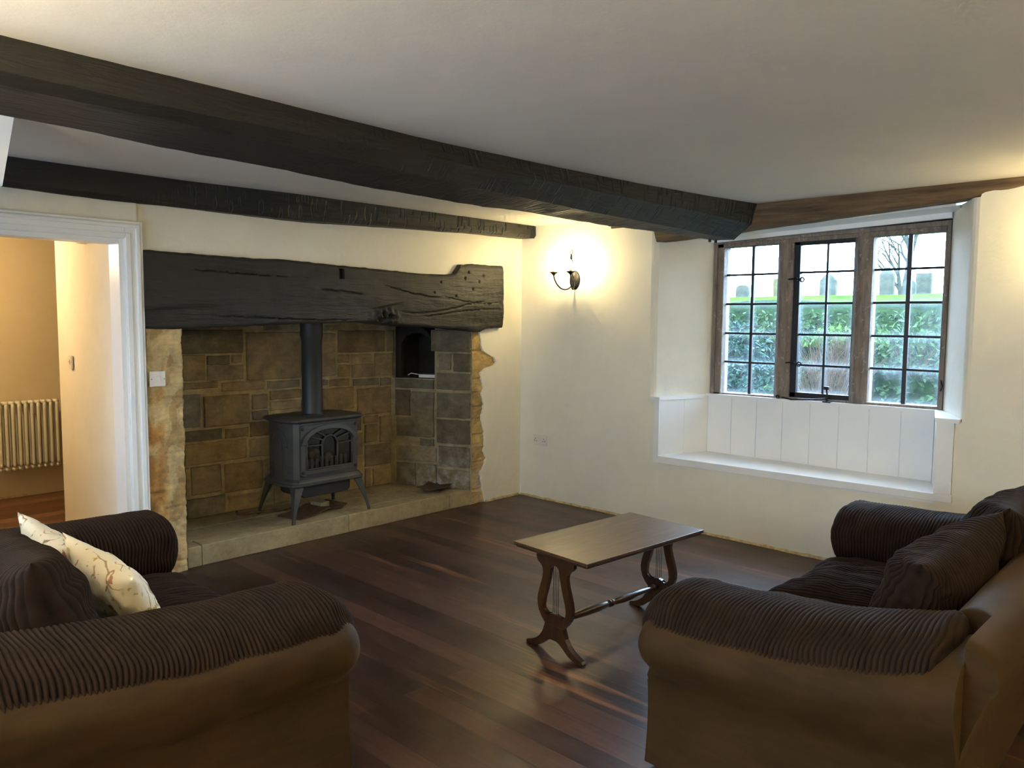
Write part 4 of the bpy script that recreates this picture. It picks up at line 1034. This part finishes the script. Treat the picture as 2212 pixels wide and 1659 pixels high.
# ------------------------------------------------------------------ outside
def terr(x, y):
    tab = [(.62, -.05), (3.2, .10), (4.4, .30), (5.0, .75), (6.0, 1.35), (7.0, 1.80), (8.0, 1.93), (9.5, 2.0), (14, 2.08), (60, 2.6)]
    return lerp(tab, x)[0]
def terrain(name, xs, mat, amp):
    b = bmesh.new(); ysn = 70; rows_ = []
    for x in xs: rows_.append([b.verts.new((x, -14+34*j/ysn, terr(x, 0)+amp*nz(x*.8, j*.35, 2)+amp*.6*nz(x*3, j*1.3, 5)*(x < 8))) for j in range(ysn+1)])
    for p, q in zip(rows_, rows_[1:]):
        for j in range(ysn): b.faces.new((p[j], q[j], q[j+1], p[j+1]))
    return link(name, b, mat, smooth=True)
o = terrain('churchyard_lawn', [7.0+i*.5 for i in range(16)]+[16+i*4 for i in range(12)], M['grass'], .05); tag(o, 'bright green grass on top of the bank outside the window', 'lawn')
o = terrain('garden_bank', [.63+i*.2 for i in range(33)], M['ivy'], .08); tag(o, 'steep planted bank rising outside the window', 'bank')
def leaf(bm, p, s, rnd):
    d = Vector((rnd.uniform(-1, .4), rnd.uniform(-1, 1), rnd.uniform(-.3, 1))).normalized(); u = Vector((0, 0, 1)).cross(d)
    u = u.normalized() if u.length > .01 else Vector((1, 0, 0)); v = d.cross(u); a = rnd.uniform(0, 2*PI); A = u*math.cos(a)+v*math.sin(a); Bq = v*math.cos(a)-u*math.sin(a)
    p = Vector(p)
    vs = [bm.verts.new(p-A*s), bm.verts.new(p-A*s*.2+Bq*s*.45+d*s*.12), bm.verts.new(p+A*s), bm.verts.new(p-A*s*.2-Bq*s*.45+d*s*.12)]
    bm.faces.new((vs[0], vs[1], vs[2])); bm.faces.new((vs[0], vs[2], vs[3]))
def shrub(name, x, y, r, h, nleaf, mat, label, seed, group, sz=.045, cat='shrub', zb=None):
    rnd = random.Random(seed); z0 = terr(x, y) if zb is None else zb; t = thing(name, label, cat, (x, y, z0), 0, group)
    b = bmesh.new()
    for i in range(nleaf):
        a = rnd.uniform(0, 2*PI); e = rnd.uniform(-.1, 1); q = rnd.uniform(.72, 1.06)*(1+.25*noise.noise(Vector((a, e*2, seed))))
        rr_ = math.sqrt(max(0, 1-e*e*.85)); leaf(b, (math.cos(a)*rr_*r*q, math.sin(a)*rr_*r*q, h*(.12+.85*max(0, e))*q), sz*rnd.uniform(.6, 1.3), rnd)
    link('foliage', b, mat, t)
    b = bmesh.new()
    for i in range(9):
        a = rnd.uniform(0, 2*PI); tube(b, [(0, 0, -.1), (math.cos(a)*r*.4, math.sin(a)*r*.4, h*.45), (math.cos(a)*r*.75, math.sin(a)*r*.75, h*.85)], [.014, .009, .003], 5)
    link('stems', b, M['twig'], t)
def twigs(x, y, r, h, n, label, seed, group):
    rnd = random.Random(seed); b = bmesh.new()
    for i in range(n):
        a = rnd.uniform(0, 2*PI); q = rnd.uniform(.1, 1); cx_, cy_ = math.cos(a)*q*r, math.sin(a)*q*r; hh = h*rnd.uniform(.6, 1.05)
        pts = [(cx_*.25, cy_*.25, -.05), (cx_*.6, cy_*.6, hh*.45), (cx_, cy_, hh*.8), (cx_*1.25+rnd.uniform(-.05, .05), cy_*1.25, hh)]
        tube(b, pts, [.007, .005, .0035, .0015], 4, False)
        p = Vector(pts[1])
        for k in range(2):
            d = Vector((rnd.uniform(-.2, .2), rnd.uniform(-.2, .2), rnd.uniform(.12, .3))); tube(b, [p, p+d*.6, p+d], [.003, .002, .001], 3, False); p = Vector(pts[2])
    o = link('bare_shrub', b, M['twig']); o.location = (x, y, terr(x, y)); tag(o, label, 'shrub', group)
G1 = 'leafy shrubs on the bank'
shl = [(4.3, 1.35, .55, .62, 1200, 'leafb', 'blue-green leafy shrub low at the far left of the window view'),
       (4.2, .55, .50, .70, 1200, 'leafa', 'green leafy shrub low behind the left window light'),
       (5.1, 1.25, .55, .70, 1200, 'leafa', 'green shrub higher on the bank at the left of the window'),
       (4.0, -.05, .48, .80, 1300, 'leafb', 'dense bluish shrub low behind the iron casement'),
       (4.9, .35, .55, .60, 1200, 'leafb', 'bluish shrub midway up the bank behind the casement'),
       (3.9, -.62, .42, .55, 1000, 'leafa', 'rounded green shrub low behind the right window light'),
       (5.8, 1.3, .6, .28, 1200, 'leafb', 'dark shrub under the lichened gravestone'),
       (5.8, .3, .6, .28, 1200, 'leafa', 'green shrub near the top of the bank behind the casement'),
       (5.7, -.65, .55, .28, 1200, 'leafc', 'yellow-green shrub near the top of the bank at the right'),
       (4.7, -.75, .45, .5, 1000, 'leafa', 'small green shrub midway up the bank behind the right window light'),
       (5.2, -1.6, .5, .6, 900, 'leafa', 'green shrub at the right edge of the window view')]
for i, (x, y, r, h, nl, mt, lb) in enumerate(shl): shrub('leafy_shrub', x, y, r, h, nl, M[mt], lb, 60+i, G1)
G2 = 'bare twiggy shrubs on the bank'
for i, (x, y, r, h, n_, lb) in enumerate([(3.6, -1.15, .42, .95, 150, 'bare straw-coloured twiggy shrub low at the right of the window view'), (4.4, -1.0, .45, 1.1, 150, 'taller bare twiggy shrub behind the right window light'),
     (4.5, 1.0, .4, .75, 110, 'bare brown twiggy shrub behind the left window light'), (3.7, .62, .32, .42, 70, 'low bare twigs at the foot of the left window view')]): twigs(x, y, r, h, n_, lb, 90+i, G2)
b = bmesh.new(); rnd = random.Random(5)
for i in range(6000):
    x = rnd.uniform(3.6, 6.5); y = rnd.uniform(-3.2, 3.6); leaf(b, (x, y, terr(x, y)+rnd.uniform(0, .12)), rnd.uniform(.03, .06), rnd)
o = link('ivy_cover', b, M['leafa']); tag(o, 'tangle of ivy leaves covering the bank outside', 'ivy'); o['kind'] = 'stuff'
# gravestones
G3 = 'gravestones on the skyline'
def grave(x, y, w, h, top, mat, label, lean=0):
    t = thing('gravestone', label, 'gravestone', (x, y, terr(x, y)-.05), 0, G3); t.rotation_euler = (math.radians(lean), 0, 0)
    pts = [(-w/2, 0), (w/2, 0), (w/2, h*.78)]
    if top == 'round': pts += [(w/2*math.cos(a), h*.78+h*.22*math.sin(a)) for a in [PI*i/10 for i in range(1, 10)]]
    elif top == 'shoulder': pts += [(w*.36, h*.82), (w*.30, h*.92), (w*.15, h*.99), (0, h), (-w*.15, h*.99), (-w*.30, h*.92), (-w*.36, h*.82)]
    else: pts += [(w/2, h), (-w/2, h)]
    pts += [(-w/2, h*.78)]
    pts = [(p_, q_*.85) for p_, q_ in pts]; b = bmesh.new(); prism(b, pts, 0, -.06, .06, .008); link('headstone', b, mat, t)
    b = bmesh.new(); box(b, (-.12, -w*.6, -.02), (.12, w*.6, .10), .01); link('plinth', b, mat, t)
gv = [(14, 5.15, .55, .50, 'round', 'grave', 'small rounded gravestone at the left of the window skyline', 2),
      (14, 4.10, .62, .66, 'flat', 'graveyellow', 'broad yellow lichened gravestone behind the left window light', 0),
      (14, 2.95, .58, .74, 'shoulder', 'grave', 'carved shouldered gravestone behind the casement', 1),
      (14, 2.02, .42, .74, 'flat', 'grave', 'tall flat-topped gravestone beside the right edge of the casement', 0),
      (13, 1.28, .44, .82, 'shoulder', 'grave', 'tall shouldered gravestone at the left of the right window light', -1),
      (14, 1.13, .40, .52, 'round', 'grave', 'pale rounded gravestone beside the bare tree trunk', 0),
      (15, 1.12, .50, .74, 'flat', 'grave', 'square gravestone just behind the pale rounded one', 0),
      (16, .85, .40, .72, 'shoulder', 'grave', 'tilted dark gravestone right of the bare tree', 8),
      (15, .42, .40, .30, 'round', 'grave', 'low pale gravestone toward the right of the skyline', 0),
      (15, -.05, .30, .26, 'flat', 'grave', 'smallest low gravestone at the right end of the skyline', 0)]
for g_ in gv: grave(g_[0], g_[1], g_[2]*.66, g_[3], g_[4], M[g_[5]], g_[6], g_[7])
# trees
def tree(name, x, y, h, seed, label, leaves=0, mat='leafb', spread=.6, depth=5, lean=0, rad=.11):
    rnd = random.Random(seed); t = thing(name, label, 'tree', (x, y, terr(x, y)-.05), 0); b = bmesh.new(); tips = []
    def grow(p, d, L, r, k):
        q = p+d*L*.5+Vector((rnd.uniform(-.06, .06), rnd.uniform(-.06, .06), 0))*L; e = q+(d+Vector((rnd.uniform(-.2, .2), rnd.uniform(-.2, .2), .06))).normalized()*L*.5
        tube(b, [p, q, e], [r, r*.8, r*.62], 5 if k > 2 else 3, False); tips.append(e)
        if k == 0: return
        for i in range(3 if k > 1 else 2):
            a = rnd.uniform(0, 2*PI); nd = (d+Vector((math.cos(a), math.sin(a), rnd.uniform(-.15, .35)))*spread*rnd.uniform(.7, 1.2)).normalized()
            grow(e if i else q, nd, L*rnd.uniform(.62, .82), r*.58, k-1)
    grow(Vector((0, 0, 0)), Vector((0, lean, 1)).normalized(), h*.34, rad, depth)
    link('branches', b, M['bark'], t)
    if leaves:
        b = bmesh.new()
        for i in range(leaves):
            p = rnd.choice(tips); leaf(b, p+Vector((rnd.gauss(0, .14), rnd.gauss(0, .14), rnd.gauss(0, .12))), rnd.uniform(.05, .09), rnd)
        link('foliage', b, M[mat], t)
tree('bare_tree', 17, 2.15, 3.6, 4, 'bare winter tree on the skyline behind the right window light', spread=.55)
tree('evergreen_tree', 14, 6.6, 5.2, 8, 'dark evergreen tree spreading over the left window light', 1500, 'leafb', .7, 5, -.15, .14)
tree('bare_tree', 26, 5.0, 3.2, 14, 'distant faint bare tree behind the casement', spread=.6, depth=4)
tree('holly_tree', 13, -1.0, 3.6, 21, 'evergreen tree poking in at the right edge of the window', 1300, 'leafb', .55, 4, .12, .09)

# ------------------------------------------------------------------ light
wd = bpy.data.worlds.new('overcast_sky'); sc.world = wd; wd.use_nodes = True; nt = wd.node_tree; nt.nodes.clear()
ow = nt.nodes.new('ShaderNodeOutputWorld'); bg = nt.nodes.new('ShaderNodeBackground'); nt.links.new(bg.outputs[0], ow.inputs[0])
tc = nt.nodes.new('ShaderNodeTexCoord'); nn_ = nt.nodes.new('ShaderNodeTexNoise'); nn_.inputs['Scale'].default_value = 2.5; nt.links.new(tc.outputs['Generated'], nn_.inputs['Vector'])
rp = nt.nodes.new('ShaderNodeValToRGB'); rp.color_ramp.elements[0].color = (.46, .68, 1, 1); rp.color_ramp.elements[1].color = (.56, .76, 1, 1); rp.color_ramp.elements[0].position = .35; rp.color_ramp.elements[1].position = .6
nt.links.new(nn_.outputs[0], rp.inputs[0]); nt.links.new(rp.outputs[0], bg.inputs[0])
dp = nt.nodes.new('ShaderNodeVectorMath'); dp.operation = 'DOT_PRODUCT'; dp.inputs[1].default_value = Vector((.88, .12, .45)).normalized(); nt.links.new(tc.outputs['Generated'], dp.inputs[0])
mr = nt.nodes.new('ShaderNodeMapRange'); mr.interpolation_type = 'SMOOTHSTEP'; mr.inputs['From Min'].default_value = .25; mr.inputs['From Max'].default_value = .95
mr.inputs['To Min'].default_value = 1.9; mr.inputs['To Max'].default_value = 7.6; nt.links.new(dp.outputs['Value'], mr.inputs['Value']); nt.links.new(mr.outputs[0], bg.inputs[1])
def area(name, loc, rot, sx, sy, portal=True, energy=0, col=(1, 1, 1)):
    l = bpy.data.lights.new(name, 'AREA'); l.shape = 'RECTANGLE'; l.size = sx; l.size_y = sy; l.energy = energy; l.color = col
    o = bpy.data.objects.new(name, l); COL.objects.link(o); o.location = loc; o.rotation_euler = rot
    if portal: l.cycles.is_portal = True
    return o
area('window_portal', (.64, -2.36, 1.52), (0, PI/2, 0), 1.2, 1.65)
area('left_window_portal', (LX-.2, -2.2, 1.3), (0, -PI/2, 0), 1.4, 3.0)
def lamp(name, loc, e, col, r=.06):
    l = bpy.data.lights.new(name, 'POINT'); l.energy = e; l.color = col; l.shadow_soft_size = r; o = bpy.data.objects.new(name, l); COL.objects.link(o); o.location = loc
lamp('hall_lamp', (-3.9, 1.9, 2.0), 8, (1, .72, .40))

vs = sc.view_settings; sc.display_settings.display_device = 'sRGB'; vs.view_transform = 'Standard'; vs.look = 'None'; vs.gamma = 1; vs.use_curve_mapping = False; vs.exposure = 2.5
sc.cycles.use_denoising = True; sc.cycles.max_bounces = 7; sc.cycles.diffuse_bounces = 4; sc.cycles.glossy_bounces = 3; sc.cycles.sample_clamp_indirect = 6
sc.cycles.caustics_reflective = False; sc.cycles.caustics_refractive = False; sc.cycles.use_adaptive_sampling = True; sc.cycles.adaptive_threshold = .07
sc.cycles.transparent_max_bounces = 6
